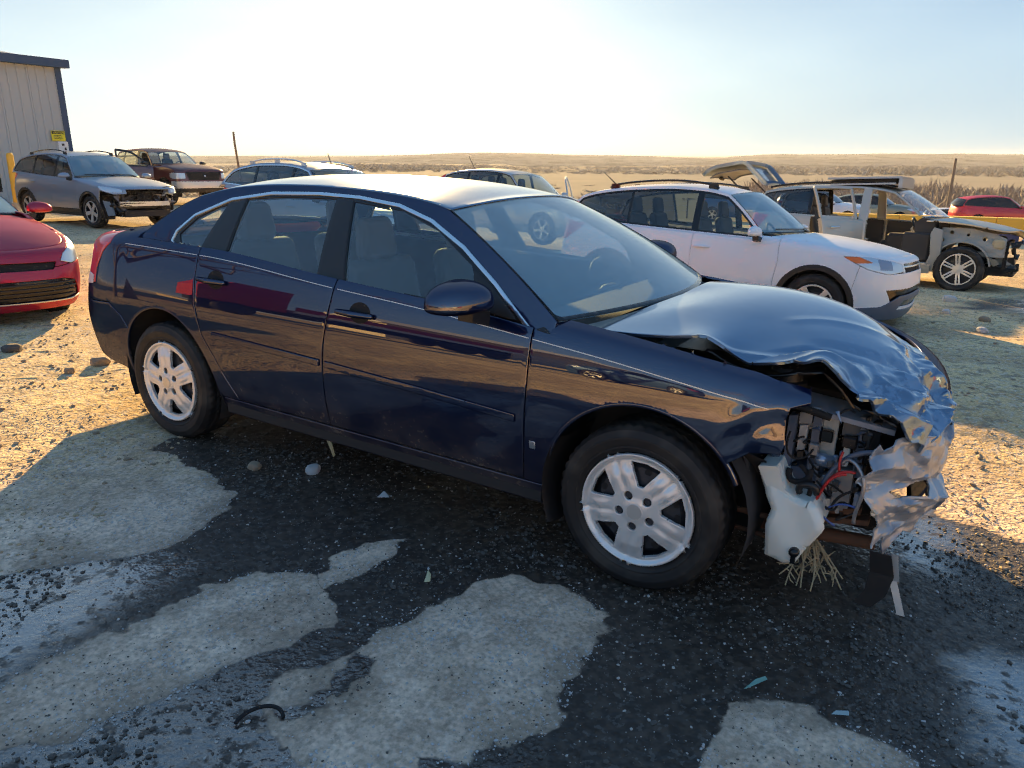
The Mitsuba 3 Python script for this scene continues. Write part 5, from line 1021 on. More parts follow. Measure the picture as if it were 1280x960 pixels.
# ------------------------------------------------------------------ ground
def seg(a, b, n): return np.linspace(a, b, n, endpoint=False)
POOLS = {
 'W': [(-2.64, 2.33), (-1.96, 2.56), (-1.7, 2.71), (-1.45, 2.79), (-1.33, 3.0), (-1.29, 3.33), (-1.62, 3.65), (-2.0, 3.89), (-1.9, 4.15), (-1.5, 4.5), (-0.16, 3.9), (1.22, 4.3), (1.89, 3.75), (2.05, 3.38), (2.35, 2.93), (2.6, 2.5), (2.6, 1.0), (-2.8, 1.0)],
 'D1': [(-1.75, 1.75), (-1.54, 1.92), (-1.51, 2.09), (-1.35, 2.27), (-1.19, 2.48), (-1.06, 2.62), (-0.82, 2.66), (-0.67, 2.47), (-0.64, 2.32), (-0.78, 2.2), (-0.95, 2.07), (-1.03, 1.95), (-1.17, 1.85), (-1.24, 1.73), (-1.41, 1.72), (-1.52, 1.68)],
 'D2': [(-0.16, 2.67), (0.0, 2.73), (0.19, 2.63), (0.33, 2.44), (0.31, 2.3), (0.26, 2.21), (0.18, 2.1), (0.15, 1.95), (0.12, 1.86), (0.0, 1.81), (-0.15, 1.71), (-0.27, 1.72), (-0.28, 1.5), (-0.49, 1.5), (-0.65, 1.75), (-0.7, 1.88), (-0.76, 1.95), (-0.71, 2.04), (-0.55, 2.13), (-0.4, 2.34), (-0.26, 2.52)],
 'D3': [(0.67, 1.96), (0.8, 2.0), (0.91, 1.96), (1.02, 1.86), (1.16, 1.77), (1.19, 1.6), (1.2, 1.3), (0.4, 1.3), (0.55, 1.73)],
 'D4': [(-0.64, 2.87), (-0.48, 2.95), (-0.53, 2.77), (-0.73, 2.55), (-0.79, 2.64)],
 'S': [(-0.54, 2.15), (-0.43, 2.12), (-0.44, 2.03), (-0.49, 1.95), (-0.58, 1.92), (-0.68, 1.86), (-0.69, 1.9), (-0.55, 1.98)],
 'P1': [(-2.64, 2.33), (-1.96, 2.56), (-1.7, 2.71), (-1.4, 2.76), (-1.3, 2.67), (-1.38, 2.49), (-1.46, 2.36), (-1.56, 2.19), (-1.59, 1.99), (-1.8, 1.72)],
 'P2': [(1.50, 3.35), (2.03, 3.37), (2.05, 3.06), (1.82, 2.77), (1.57, 2.89), (1.49, 3.02)],
 'P3': [(1.53, 2.19), (1.85, 2.2), (2.2, 1.94), (1.63, 1.5), (1.4, 1.7), (1.37, 1.82)],
 'P4': [(7.0, 10.9), (9.5, 12.5), (11.0, 11.3), (8.5, 9.9), (7.3, 9.9), (6.2, 10.3)]}
def sdf(x, y, poly):
    """signed distance to a polygon, negative inside (drjit)"""
    d, ins = mi.Float(1e9), mi.Float(1.0); n = len(poly)
    for i in range(n):
        (ax, ay), (bx_, by_) = poly[i], poly[(i + 1) % n]; ex, ey = bx_ - ax, by_ - ay
        wx, wy = x - ax, y - ay; t = dr.clip((wx * ex + wy * ey) / (ex * ex + ey * ey), 0, 1)
        d = dr.minimum(d, dr.square(wx - ex * t) + dr.square(wy - ey * t))
        if abs(ey) > 1e-9:
            c = ((y >= ay) != (y >= by_)) & (x < ax + wy * (ex / ey)); ins = dr.select(c, -ins, ins)
    return dr.sqrt(d) * ins
def wetness(p):
    """(how wet, how flooded, how damp), each 0..1"""
    k1, k2 = fbm(p.x * 2.7, p.y * 2.7, 1.5, 5) - 0.5, fbm(p.x * 2.7, p.y * 2.7, 9.5, 5) - 0.5
    wx = p.x + 0.15 * k1 + 0.11 * (fbm(p.x * 10, p.y * 10, 4.0, 5) - 0.5); wy = p.y + 0.15 * k2 + 0.11 * (fbm(p.x * 10, p.y * 10, 8.0, 5) - 0.5)
    W = sdf(wx, wy, POOLS['W']); D = dr.minimum(dr.minimum(sdf(wx, wy, POOLS['D1']), sdf(wx, wy, POOLS['D2'])), dr.minimum(sdf(wx, wy, POOLS['D3']), sdf(wx, wy, POOLS['D4'])))
    D = dr.maximum(D, -sdf(wx, wy, POOLS['S'])); e = dr.minimum(D, -W)   # how far inside the wet ground
    wet = smoothstep(-0.006, 0.010, e); damp = smoothstep(-0.16, 0.01, e + 0.22 * (fbm(p.x * 5, p.y * 5, 2.2, 4) - 0.5) - 0.05)
    p4 = smoothstep(0.5, -0.3, sdf(p.x + (fbm(p.x, p.y) - 0.5) * 1.5, p.y + (fbm(p.x, p.y, 3.0) - 0.5) * 1.5, POOLS['P4']))
    fl = dr.maximum(dr.maximum(smoothstep(0.12, -0.08, sdf(wx, wy, POOLS['P1'])), smoothstep(0.10, -0.12, sdf(wx, wy, POOLS['P2']))), smoothstep(0.10, -0.10, sdf(wx, wy, POOLS['P3'])))
    fl = dr.maximum(fl, 0.55 * smoothstep(2.5, 1.7, p.y) * smoothstep(0.2, -0.6, p.x))
    return dr.maximum(wet, p4), dr.maximum(fl * wet, p4 * smoothstep(0.42, 0.55, fbm(p.x * 1.5, p.y * 2.5, 5.0))), damp
def soil_dry(p, n, uv):
    wet, fl, damp = wetness(p)
    g = fbm(p.x * 42, p.y * 42, p.z * 42, 3); b = fbm(p.x * 1.3, p.y * 1.3, 2.0, 4); f = noise(p.x * 190, p.y * 190); m = fbm(p.x * 6, p.y * 6, 3.3, 4)
    dry = mix((0.39, 0.275, 0.15), (0.55, 0.405, 0.215), smoothstep(0.3, 0.7, b))
    dry = mix(dry, (0.40, 0.37, 0.33), smoothstep(0.52, 0.60, g) * 0.55); dry = mix(dry, (0.17, 0.135, 0.10), smoothstep(0.58, 0.68, fbm(p.x * 15 + 3, p.y * 15, 7.0, 4)) * 0.6)
    grey = smoothstep(4.6, 3.0, p.y) * smoothstep(3.2, 2.0, dr.abs(p.x))  # shaded foreground soil recoloured lighter and warmer to offset the blue shade
    gd = mix((0.45, 0.325, 0.24), (0.70, 0.52, 0.39), smoothstep(0.30, 0.68, m)); gd = mix(gd, (0.58, 0.52, 0.46), smoothstep(0.62, 0.72, fbm(p.x * 61 + p.y * 23, p.y * 61 - p.x * 23, 6.0, 3)) * 0.22); gd = mix(gd, (0.17, 0.14, 0.115), smoothstep(0.62, 0.72, fbm(p.x * 37 - p.y * 21, p.y * 37 + p.x * 21, 11.0, 4)) * 0.25)
    dry = mix(dry, gd, grey * 0.9) * (0.93 + 0.14 * f) * (0.40 + 1.2 * fbm(p.x * 68 + p.y * 37, p.y * 68 - p.x * 37, 1.7, 3))
    dry = mix(dry, (0.13, 0.10, 0.075), damp * 0.50)
    far = smoothstep(22, 60, p.y); field = mix((0.36, 0.275, 0.17), (0.28, 0.225, 0.15), fbm(p.x * 0.03, p.y * 0.03))
    return mix(dry, field, far)
def soil_mud(p, n, uv):
    g = fbm(p.x * 42, p.y * 42, p.z * 42, 3); b = fbm(p.x * 2.2, p.y * 2.2, 2.0, 4)
    mud = mix((0.015, 0.011, 0.0085), (0.050, 0.036, 0.026), smoothstep(0.35, 0.75, g)) * (0.7 + 0.7 * b)
    return mix(mud, (0.24, 0.22, 0.20), smoothstep(0.66, 0.74, fbm(p.x * 52 + p.y * 31, p.y * 52 - p.x * 31, 3.0, 3)) * 0.2)
def mud_rough(p, n, uv):
    wet, fl, damp = wetness(p); return 0.42 + 0.2 * noise(p.x * 60, p.y * 60, 2.0) - fl * 0.26
def soil_bump(p, n, uv):
    wet, fl, damp = wetness(p)
    return (0.65 * fbm(p.x * 38, p.y * 38, 1.0, 3) + 0.30 * fbm(p.x * 90 + p.y * 41, p.y * 90 - p.x * 41, 2.0, 2)) * (1 - 0.4 * fl) * (1 - 0.2 * wet)
scene['soil'] = {'type': 'bumpmap', 'arbitrary': proc(soil_bump, 2e-3), 'scale': 0.011, 'bsdf': {'type': 'blendbsdf', 'weight': proc(lambda p, n, uv: wetness(p)[0] * 0.97),
    'a': {'type': 'principled', 'base_color': proc(soil_dry), 'roughness': 0.95, 'specular': 0.2}, 'b': {'type': 'blendbsdf', 'weight': proc(lambda p, n, uv: wetness(p)[1] * smoothstep(0.30, 0.47, fbm(p.x * 26 + p.y * 9, p.y * 26 - p.x * 9, 6.0, 5))),
        'a': {'type': 'principled', 'base_color': proc(soil_mud), 'roughness': proc(mud_rough), 'eta': 1.55}, 'b': {'type': 'principled', 'base_color': rgb(0.022, 0.020, 0.018), 'roughness': 0.19, 'eta': 3.6}}}}
def make_ground():
    xs = np.unique(np.round(np.r_[-np.geomspace(12, 4200, 34)[::-1], seg(-12, -3.4, 70), seg(-3.4, 3.4, 240), np.linspace(3.4, 12, 70), np.geomspace(12, 4200, 34)], 4))
    ys = np.unique(np.round(np.r_[-np.geomspace(3, 400, 16)[::-1], seg(-3, 1.2, 20), seg(1.2, 6.2, 200), seg(6.2, 14, 110), seg(14, 40, 60), np.geomspace(40, 4200, 50)], 4))
    X, Y = np.meshgrid(xs, ys, indexing='ij')
    P = np.stack([X, Y, 0 * X], -1)
    near = sstep(30, 14, np.hypot(X, Y - 4))
    rough = .016 * (meshkit.fbm(P * 5.5, 3, 1) - .5) + .05 * (meshkit.fbm(P * .9, 3, 3) - .5)
    clod = np.clip(meshkit.noise(P * 13, 8) - .72, 0, 1) * .05 * sstep(.45, .6, meshkit.fbm(P * 1.7, 2, 9))
    wheel = np.ones_like(X)
    Z = ground_z(X, Y) + near * (rough + clod) * (.4 + .6 * sstep(2.6, 4.5, np.hypot(X - .0, Y - 3.4)))
    Z -= 11 * sstep(26, 170, np.hypot(X * .8, Y)) * (Y > 0)
    Z += near * .035 * np.exp(-((Y - 6.55 + .25 * (X - 3.5)) / .25) ** 2) * sstep(2.2, 3.0, X) * sstep(6, 5, X)
    v = np.stack([X, Y, Z], -1).reshape(-1, 3); n1, n2 = X.shape
    i, j = np.meshgrid(np.arange(n1 - 1), np.arange(n2 - 1), indexing='ij'); a = i * n2 + j; b = a + n2
    return tm(v, np.vstack([np.stack([a, b, b + 1], -1).reshape(-1, 3), np.stack([a, b + 1, a + 1], -1).reshape(-1, 3)]))
solo('ground', make_ground(), 'soil', 'bare dirt yard with dark wet mud streaks in the shade', None, kind='structure', smooth=True)
# ------------------------------------------------------------------ terrain far off
def valley_z(x, y): return float(ground_z(x, y)) - 11 * float(sstep(26, 170, math.hypot(x * .8, y))) * (y > 0)
def make_hills():
    az = np.radians(np.linspace(-60, 60, 260)); rr = np.r_[np.linspace(700, 2400, 18), np.linspace(2500, 3600, 14)]
    A, R = np.meshgrid(az, rr, indexing='ij'); X, Y = R * np.sin(A), R * np.cos(A)
    d = np.degrees(A)
    crest = 2.0 + 9 * np.exp(-((d + 1.0) / 5.5) ** 2) - 6 * sstep(7, 14, d) * sstep(18, 15, d) + 2.5 * sstep(15.0, 15.6, d) + 3 * np.exp(-((d - 27) / 8) ** 2) + 2.5 * (meshkit.fbm(np.stack([d * .6, d * 0, d * 0], -1), 4, 3) - .5) - 3 * sstep(-24, -12, d) * sstep(-6, -12, d)
    k = sstep(700, 2900, R) ** 1.25
    Z = -13.5 + (13.5 + crest) * k + (meshkit.fbm(np.stack([X / 170, Y / 170, 0 * X], -1), 4, 5) - .5) * 9 * k * sstep(3200, 2600, R) - 25 * sstep(3000, 3600, R)
    v = np.stack([X, Y, Z], -1).reshape(-1, 3); n1, n2 = X.shape
    i, j = np.meshgrid(np.arange(n1 - 1), np.arange(n2 - 1), indexing='ij'); a = i * n2 + j; b = a + n2
    return tm(v, np.vstack([np.stack([a, b + 1, b], -1).reshape(-1, 3), np.stack([a, a + 1, b + 1], -1).reshape(-1, 3)]))
scene['hill_grass'] = two({'type': 'diffuse', 'reflectance': proc(lambda p, n, uv: mix(mix((0.135, 0.138, 0.150), (0.105, 0.105, 0.118), smoothstep(0.35, 0.65, fbm(p.x / 90, p.y / 260, 3.0, 4))), (0.06, 0.06, 0.06), smoothstep(0.52, 0.66, fbm(p.x / 25, p.y / 60, 1.0, 4))))})
solo('hills', make_hills(), 'hill_grass', 'low dry hills along the skyline', None, kind='structure', smooth=True)

# bare brush and tree belts across the valley
mat('bare_twigs', (0.19, 0.165, 0.15), 0.9)
mat('bare_twigs_pale', (0.21, 0.165, 0.135), 0.9)
def brush(seed, places):
    """places: rows (x, y, height, width); every shrub a fan of thin upright twigs"""
    r = np.random.default_rng(seed); V, F = [], []; at = 0
    for x, y, h, w in places:
        z = valley_z(x, y); n = 16
        base = np.c_[x + r.normal(0, w * .16, n), y + r.normal(0, w * .2, n), np.full(n, z - .1)]
        tip = np.c_[x + r.normal(0, w * .42, n), y + r.normal(0, w * .4, n), z + h * r.uniform(.45, 1.0, n)]
        t = w * r.uniform(.018, .05, n)[:, None]; mid = base * .45 + tip * .55; a = r.uniform(0, 2 * np.pi, n); s_ = np.c_[np.cos(a), np.sin(a), 0 * a] * t
        s2 = np.c_[-np.sin(a), np.cos(a), 0 * a] * t
        V.append(np.stack([base - s_ * .4, base + s_ * .4, mid + s_ * 1.6 + s2, tip, mid - s_ * 1.6 - s2], 1).reshape(-1, 3))
        k = np.arange(n)[:, None] * 5 + at
        F += [k + [0, 1, 2], k + [0, 2, 4], k + [4, 2, 3]]; at += n * 5
    return tm(np.vstack(V), np.vstack(F))
rb = np.random.default_rng(11); belt_a, belt_b, belt_c = [], [], []
for i in range(2600):
    a = math.radians(rb.uniform(-38, 42)); d = rb.uniform(640, 1050); belt_a.append((d * math.sin(a), d * math.cos(a), rb.uniform(2.2, 5.0) * (.35 + 1.0 * meshkit.noise(np.array([[a * 16, 0, 0]]))[0]), rb.uniform(6, 12)))
for i in range(900):
    a = math.radians(rb.uniform(17, 42)); d = rb.uniform(150, 330); belt_b.append((d * math.sin(a), d * math.cos(a), rb.uniform(3.6, 6.4) * (.65 + .6 * meshkit.noise(np.array([[a * 30, 0, 0]]))[0]), rb.uniform(3, 6)))
for i in range(90):
    a = math.radians(rb.uniform(-36, 20)); d = rb.uniform(190, 420); belt_c.append((d * math.sin(a), d * math.cos(a), rb.uniform(.6, 1.8), rb.uniform(3, 9)))
solo('tree_belt', brush(1, belt_a), 'bare_twigs', 'grey brown belt of bare trees across the valley floor', None, kind='stuff')
solo('bare_thicket', brush(2, belt_b), 'bare_twigs_pale', 'dense thicket of bare brown trees behind the far car lot', None, kind='stuff')
solo('dry_scrub', brush(3, belt_c), 'bare_twigs_pale', 'low dry scrub on the tan field', None, kind='stuff')

# ------------------------------------------------------------------ metal building with its signs and bollard
def make_building():
    k = thing('metal_building', 'grey metal sided building with dark blue trim at the left edge', 'building')
    c = np.array([-15.46, 27.75]); d = np.array([-.42, -.907]); n = np.array([.907, -.42]); zt, zb = 4.48, -.4
    W = lambda s_, o, z: np.array([*(c + d * s_ + n * o), z])
    def slab(s0, s1, o0, o1, z0, z1): return hull([W(s_, o, z) for s_ in (s0, s1) for o in (o0, o1) for z in (z0, z1)])
    w = put('wall', slab(0, 16, -.25, -.02, zb, zt), 'wall_metal', k)
    for i in range(16):
        s0 = .06 + i * .98
        put('panel', cat(slab(s0, s0 + .972, -.02, .004, zb, zt), *[hull([W(s0 + t + e, o, z) for e, o in ((-.045, .003), (.045, .003), (-.02, .04), (.02, .04)) for z in (zb, zt)]) for t in (.05, .375, .70)]), 'wall_metal', w)
    e = put('wall', cat(slab(0, .2, -14, -.25, zb, zt)), 'wall_metal', k)
    put('roof', hull([W(s_, o, z) for s_ in (-.25, 16.2) for o, z in ((.25, zt + .02), (.25, zt + .10), (-7, zt + 1.3), (-7, zt + 1.4), (-14.2, zt + .02), (-14.2, zt + .1))]), 'wall_metal', k)
    put('eave_trim', cat(slab(-.28, 16.2, .02, .30, zt - .02, zt + .24)), 'blue_trim', k); put('corner_trim', cat(slab(-.10, .12, -.10, .06, zb, zt - .02)), 'blue_trim', k)
    T4 = np.eye(4); X = -np.array([*d, 0]); T4[:3, 0], T4[:3, 1], T4[:3, 2] = X, [0, 0, 1], np.cross(X, [0, 0, 1])
    def board(nm, label, s0, z0, w, h, m, lines):
        kk = thing(nm, label, 'sign'); A = T4.copy(); A[:3, 3] = W(s0, .05, z0)
        put('board', bx(0, w, 0, h, 0, .012), m, kk, False, A)
        for txt, x, y, hh, mm in lines:
            t = meshkit.text_mesh(txt, hh, .003, True); B = A.copy(); B[:3, 3] = A[:3, 3] + A[:3, :3] @ np.array([x, y, .0125]); put('lettering', tm(t.vertices, t.faces), mm, kk, False, B)
        return kk, A
    kk, A = board('warning_sign', 'yellow warning sign with black header on the metal building', .62, 2.10, .50, .33, 'yellow_sign', [])
    put('header', bx(.02, .48, .22, .315, .0125, .015), 'sign_black', kk, False, A)
    t = meshkit.text_mesh('CAUTION', .055, .002, True); t.apply_scale([1.1, 1, 1]); B = A.copy(); B[:3, 3] = A[:3, 3] + A[:3, :3] @ np.array([.07, .24, .0155]); put('lettering', tm(t.vertices, t.faces), 'yellow_sign', kk, False, B)
    for y in (.055, .11, .16): put('text_line', bx(.08, .42 - y * .4, y, y + .022, .0125, .0145), 'sign_black', kk, False, A)
    kk, A = board('white_notice', 'small white notice with black marks below the yellow sign', .42, 1.66, .36, .42, 'white_sign', [])
    for x, y, w_, h_ in ((.12, .28, .10, .07), (.20, .13, .08, .09), (.08, .07, .06, .03)): put('mark', bx(x, x + w_, y, y + h_, .0125, .0145), 'sign_black', kk, False, A)
    b = thing('yellow_bollard', 'yellow steel bollard leaning in front of the metal building', 'bollard')
    put('post', tube([(-13.6, 21.4, .2), (-13.55, 21.38, 1.62), (-13.55, 21.38, 1.68)], [.085, .085, .05], 14), 'yellow_paint', b, 40)
    put('base', tube([(-13.62, 21.4, .1), (-13.6, 21.4, .38)], [.14, .12], 14), 'primer_grey', b, 40)
make_building()
def make_trailer():
    k = thing('flat_trailer', 'low flat trailer tail with a red lamp at the left edge', 'trailer'); M = pose(-12.9, 18.2, -25.0, 0.1)
    put('deck', bx(-3.5, 0.1, -1.0, 1.0, .95, 1.05, .01), 'stone_pale', k, False, M); put('frame', cat(bx(-3.5, .05, -.9, -.8, .75, .95), bx(-3.5, .05, .8, .9, .75, .95), bx(0, .08, -.98, .98, .62, .95)), 'matt_black', k, False, M)
    for y in (-.75, .75): put('tail_lamp', bx(.08, .12, y - .1, y + .1, .78, .9, .01), 'red_lens', k, False, M)
    for y in (-.85, .85): put('wheel', revolve([(.02, -.1), (.30, -.11), (.36, -.06), (.36, .06), (.30, .11), (.02, .1)], 24).apply_translation([-1.2, y, .36]), 'tyre_rubber', k, 30, M)
make_trailer()

# ------------------------------------------------------------------ posts, barrier, sheds, far lot
k = solo('wooden_post', tube([(-13.95, 40.02, 2.75), (-13.9, 39.9, 2.2), (-13.45, 39.4, -1.6)], [.05, .055, .07], 10), 'wood_grey', 'weathered wooden post rising behind the blue grey SUV', 'post', smooth=30)
p = thing('utility_pole', 'tall leaning utility pole on the right beyond the stripped SUV', 'utility pole')
put('pole', tube([(43.85, 78.2, 1.2), (43.2, 77.1, -2.4), (42.6, 76.2, -6.0)], [.12, .15, .18], 10), 'wood_grey', p, 30); put('pole_cap', tube([(43.85, 78.2, 1.15), (43.87, 78.22, 1.35)], .12, 8), 'stone_dark', p, 30)
def make_barrier():
    k = thing('yellow_barrier', 'long yellow steel barrier on red and blue blocks behind the stripped SUV', 'barrier')
    a, b = np.array([9.0, 30.9, -.46]), np.array([21.0, 22.5, -.30]); d = (b - a) / np.linalg.norm(b - a); n = np.array([d[1], -d[0], 0]) / math.hypot(d[0], d[1])
    L = np.linalg.norm(b - a)
    for i in range(5):
        s0, s1 = i * L / 5 + .01, (i + 1) * L / 5 - .01
        put('beam', hull([a + d * s_ + n * o + [0, 0, z] for s_ in (s0, s1) for o, z in ((-.2, 0), (.2, 0), (-.2, -.42), (.2, -.42), (-.23, -.03), (.23, -.03), (-.23, -.39), (.23, -.39))]), 'yellow_paint', k, 20)
    for i in range(9):
        s0 = .6 + i * (L - 1.4) / 8
        put('block', hull([a + d * (s0 + e) + n * o + [0, 0, z] for e in (0, .62) for o in (-.16, .16) for z in (-.43, -1.15)]), ['block_red', 'block_blue'][i % 2], k, 20)
mat('block_red', (0.25, 0.02, 0.035), 0.5); mat('block_blue', (0.02, 0.035, 0.12), 0.5)
make_barrier()
LOT = suv(cell=.14, skip={'inside', 'inner_body'}, glass_mats={'front': 'gloss_black', 'rear': 'gloss_black', 'quarter': 'gloss_black'}, screen_glass='lot_glass', rear_glass='gloss_black', wheels=dict(n=24, tread=False), seats=[])
LOT.pop('rails')
mat('lot_glass', (0.10, 0.14, 0.17), 0.06, 0.0, 0.9)
paint('paint_far_red', (0.42, 0.012, 0.03), 0.3, 1.5); paint('paint_far_blue', (0.03, 0.08, 0.20), 0.4, 1.5); paint('paint_far_green', (0.16, 0.20, 0.18), 0.5, 1.5)
def lot_car(name, label, x, y, yaw, pt, dz=0.0, group=None):
    c = Car(name, label, pose(x, y, yaw), 'car', group); c.M[2, 3] = valley_z(x, y) + dz; mk(c, {**LOT, 'paint': pt}); return c
lot_car('far_red_suv', 'bright red SUV in the far lot beyond the yellow barrier', 26.8, 40.5, -8.0, 'paint_far_red')
lot_car('far_green_car', 'grey green car in the far lot below the utility pole', 22.3, 44.5, -30.0, 'paint_far_green')
lot_car('far_white_suv', 'white SUV seen through the cabin of the stripped SUV', 17.2, 39.5, -30.0, 'paint_white')
lot_car('far_blue_car', 'dark blue car seen through the rear door of the stripped SUV', 13.2, 40.0, -30.0, 'paint_far_blue')
lot_car('far_pale_suv', 'pale silver SUV in the far lot right of the red SUV', 34.5, 46.0, -25.0, 'paint_silver')
for i, (x, y, yaw, pt, lb) in enumerate(((31, 62, -20, 'paint_silver', 'small silver car in the back row of the far lot'), (39, 66, -15, 'paint_white', 'small white car in the back row of the far lot'), (46, 68, -20, 'paint_far_blue', 'small blue car in the back row of the far lot'), (24, 66, -25, 'paint_sand', 'small beige car in the back row of the far lot'))):
    lot_car('back_row_car', lb, x, y, yaw, pt)
def shed(nm, label, x, y, w, d, h, m, rm):
    z = valley_z(x, y) - .3; k = thing(nm, label, 'building')
    put('wall', bx(x - w / 2, x + w / 2, y, y + d, z, z + h), m, k, False); put('roof', hull([(x + a, y + b, z + c_) for a in (-w / 2 - .3, w / 2 + .3) for b, c_ in ((-.3, h), (d / 2, h + 1.0), (d + .3, h), (-.3, h + .1), (d + .3, h + .1))]), rm, k, False)
    for i in range(3): put('door' if i == 1 else 'window', bx(x - w / 3 + i * w / 3 - .5, x - w / 3 + i * w / 3 + .5, y - .04, y - .003, z + (.05 if i == 1 else 1.2), z + 2.1), 'gloss_black', k, False)
shed('blue_shed', 'small blue shed past the far lot on the right', 62, 100, 6.5, 5, 2.6, 'paint_far_blue', 'stone_pale'); shed('white_shed', 'long low white shed past the far lot on the right', 52, 106, 10, 5, 2.4, 'white_sign', 'stone_pale'); shed('white_shed', 'white shed farthest right beyond the far lot', 73, 104, 8, 5, 2.7, 'white_sign', 'wall_metal')
def make_fence():
    k = thing('field_fence', 'thin wire fence with posts at the edge of the tan field', 'fence')
    X = np.linspace(-26, 12, 20); pts = [(x, 52 + .1 * x, valley_z(x, 52 + .1 * x)) for x in X]
    for x, y, z in pts: put('post', tube([(x, y, z - .2), (x, y, z + 1.25)], .05, 6), 'wood_grey', k, True)
    for h in (.5, .85, 1.15): put('wire', tube([(x, y, z + h) for x, y, z in pts], .008, 4), 'steel', k, True)
make_fence()
# ------------------------------------------------------------------ stones and litter near by
ro = np.random.default_rng(21)
_ico = trimesh.creation.icosphere(subdivisions=2, radius=1.0)
def rock_mesh(s, seed, flat=.65):
    v = np.array(_ico.vertices); q = v * 1.3 + seed * 3.7
    v = v * (1 + .55 * (meshkit.fbm(q, 3, seed) - .5))[:, None] * (1 + .12 * (meshkit.noise(q * 3.3, seed) - .5))[:, None]
    v = np.minimum(v, .82) * [1, .8, flat] * s
    return tm(v, np.array(_ico.faces))
def gz(x, y):
    P = np.array([[x, y, 0.0]]); return float(ground_z(x, y) + (.016 * (meshkit.fbm(P * 5.5, 3, 1) - .5) + .05 * (meshkit.fbm(P * .9, 3, 3) - .5))[0] * (.4 + .6 * sstep(2.6, 4.5, math.hypot(x, y - 3.4))))
def rock(label, x, y, s, m, seed):
    A = np.eye(4); a = seed * 1.3; A[:2, :2] = [[math.cos(a), -math.sin(a)], [math.sin(a), math.cos(a)]]; A[:3, 3] = [x, y, gz(x, y) + s * .28]
    solo('rock', rock_mesh(s, seed), m, label, 'rock', smooth=25, M=A)
rock('pale grey stone lying below the sedan door', -1.03, 3.64, .047, 'stone_pale', 1)
rock('round brown stone left of the pale stone near the rear wheel', -1.34, 3.66, .042, 'stone_brown', 2)
rock('brown stone on sunlit dirt left of the rear bumper', -3.12, 5.55, .075, 'stone_brown', 3)
rock('small stone just in front of the brown one left of the bumper', -3.22, 5.32, .05, 'stone_brown', 4)
rock('grey stone in the shade under the red sedan nose', -4.0, 5.9, .075, 'stone_dark', 5)
rock('white stone on sunlit dirt right of the white SUV', 5.35, 8.45, .075, 'stone_pale', 6)
rock('pale stone by the wet patch in front of the stripped SUV wheel', 6.55, 11.25, .11, 'stone_pale', 7)
rock('small pale stone between the white SUV and the wet patch', 5.75, 9.9, .07, 'stone_pale', 8)
rock('stone at the wet patch on the right edge', 8.4, 10.9, .10, 'stone_pale', 9)
rock('grey stone in the shade at the right edge of the yard', 4.25, 5.95, .06, 'stone_pale', 10)
rock('flat stone on sunlit dirt near the white stone', 5.9, 9.3, .08, 'stone_brown', 11)
rock('stone at the end of the wet patch behind the white SUV', 7.6, 10.4, .09, 'stone_dark', 12)
def scatter(n, xr, yr, smin, smax, seed, dens=None, sub=0):
    r = np.random.default_rng(seed); b = trimesh.creation.icosphere(subdivisions=sub, radius=1.0); bv, bf = np.array(b.vertices), np.array(b.faces)
    x = r.uniform(*xr, n * 5); y = yr[0] + (yr[1] - yr[0]) * r.uniform(0, 1, n * 5) ** 1.6
    cl = meshkit.fbm(np.stack([x * 2.6, y * 2.6, 0 * x], -1), 4, seed); keep = r.uniform(0, 1, len(x)) < np.clip((cl - .42) * 6, .05, 1)
    if dens is not None: keep &= dens(x, y)
    x, y = x[keep][:n], y[keep][:n]; n = len(x)
    s = smin + (smax - smin) * r.uniform(0, 1, n) ** 3.5
    P = np.stack([x, y, 0 * x], -1); z = ground_z(x, y) + (.016 * (meshkit.fbm(P * 5.5, 3, 1) - .5) + .05 * (meshkit.fbm(P * .9, 3, 3) - .5)) * (.4 + .6 * sstep(2.6, 4.5, np.hypot(x, y - 3.4)))
    a = r.uniform(0, 2 * np.pi, n); v = bv[None] * (1 + r.uniform(-.28, .28, (n, len(bv), 1))) * s[:, None, None] * r.uniform(.6, 1.15, (n, 1, 3)) * [1, 1, .62]
    c, s_ = np.cos(a)[:, None], np.sin(a)[:, None]; v = np.stack([v[..., 0] * c - v[..., 1] * s_, v[..., 0] * s_ + v[..., 1] * c, v[..., 2]], -1) + np.stack([x, y, z + s * .25], -1)[:, None]
    return tm(v.reshape(-1, 3), (bf[None] + np.arange(n)[:, None, None] * len(bv)).reshape(-1, 3))
_wet = Polygon(POOLS['W']); _dry = unary_union([Polygon(POOLS[k]).buffer(.03) for k in ('D1', 'D2', 'D3', 'D4')]).difference(Polygon(POOLS['S']))
def in_mud(x, y): pt = shapely.points(x, y); return shapely.contains(_wet, pt) & ~shapely.contains(_dry, pt)
def lit_ground(x, y): return (y > 4.4) | (np.abs(x - .1) > 1.9)
def near_dry(x, y): return ~in_mud(x, y)
mat('gravel_grey', (0.40, 0.37, 0.34), 0.9); mat('gravel_tan', (0.40, 0.31, 0.20), 0.9)
solo('gravel', scatter(9000, (-3.2, 3.2), (1.3, 4.6), .0015, .0065, 31), 'gravel_grey', 'pale gravel strewn over the dirt and mud', None, kind='stuff', smooth=False)
solo('dry_grit', scatter(15000, (-3.2, 2.4), (1.3, 4.4), .0016, .0065, 37, near_dry), 'stone_pale', 'fine pale grit on the dry patches of the yard', None, kind='stuff', smooth=False)
solo('dark_grit', scatter(4500, (-3.2, 2.4), (1.3, 4.4), .0014, .005, 38, near_dry), 'stone_dark', 'fine dark grit on the dry patches of the yard', None, kind='stuff', smooth=False)
solo('white_gravel', scatter(420, (-3.0, 3.0), (1.3, 4.8), .003, .010, 36, in_mud), 'stone_pale', 'small white stones strewn in the dark mud', None, kind='stuff', smooth=False)
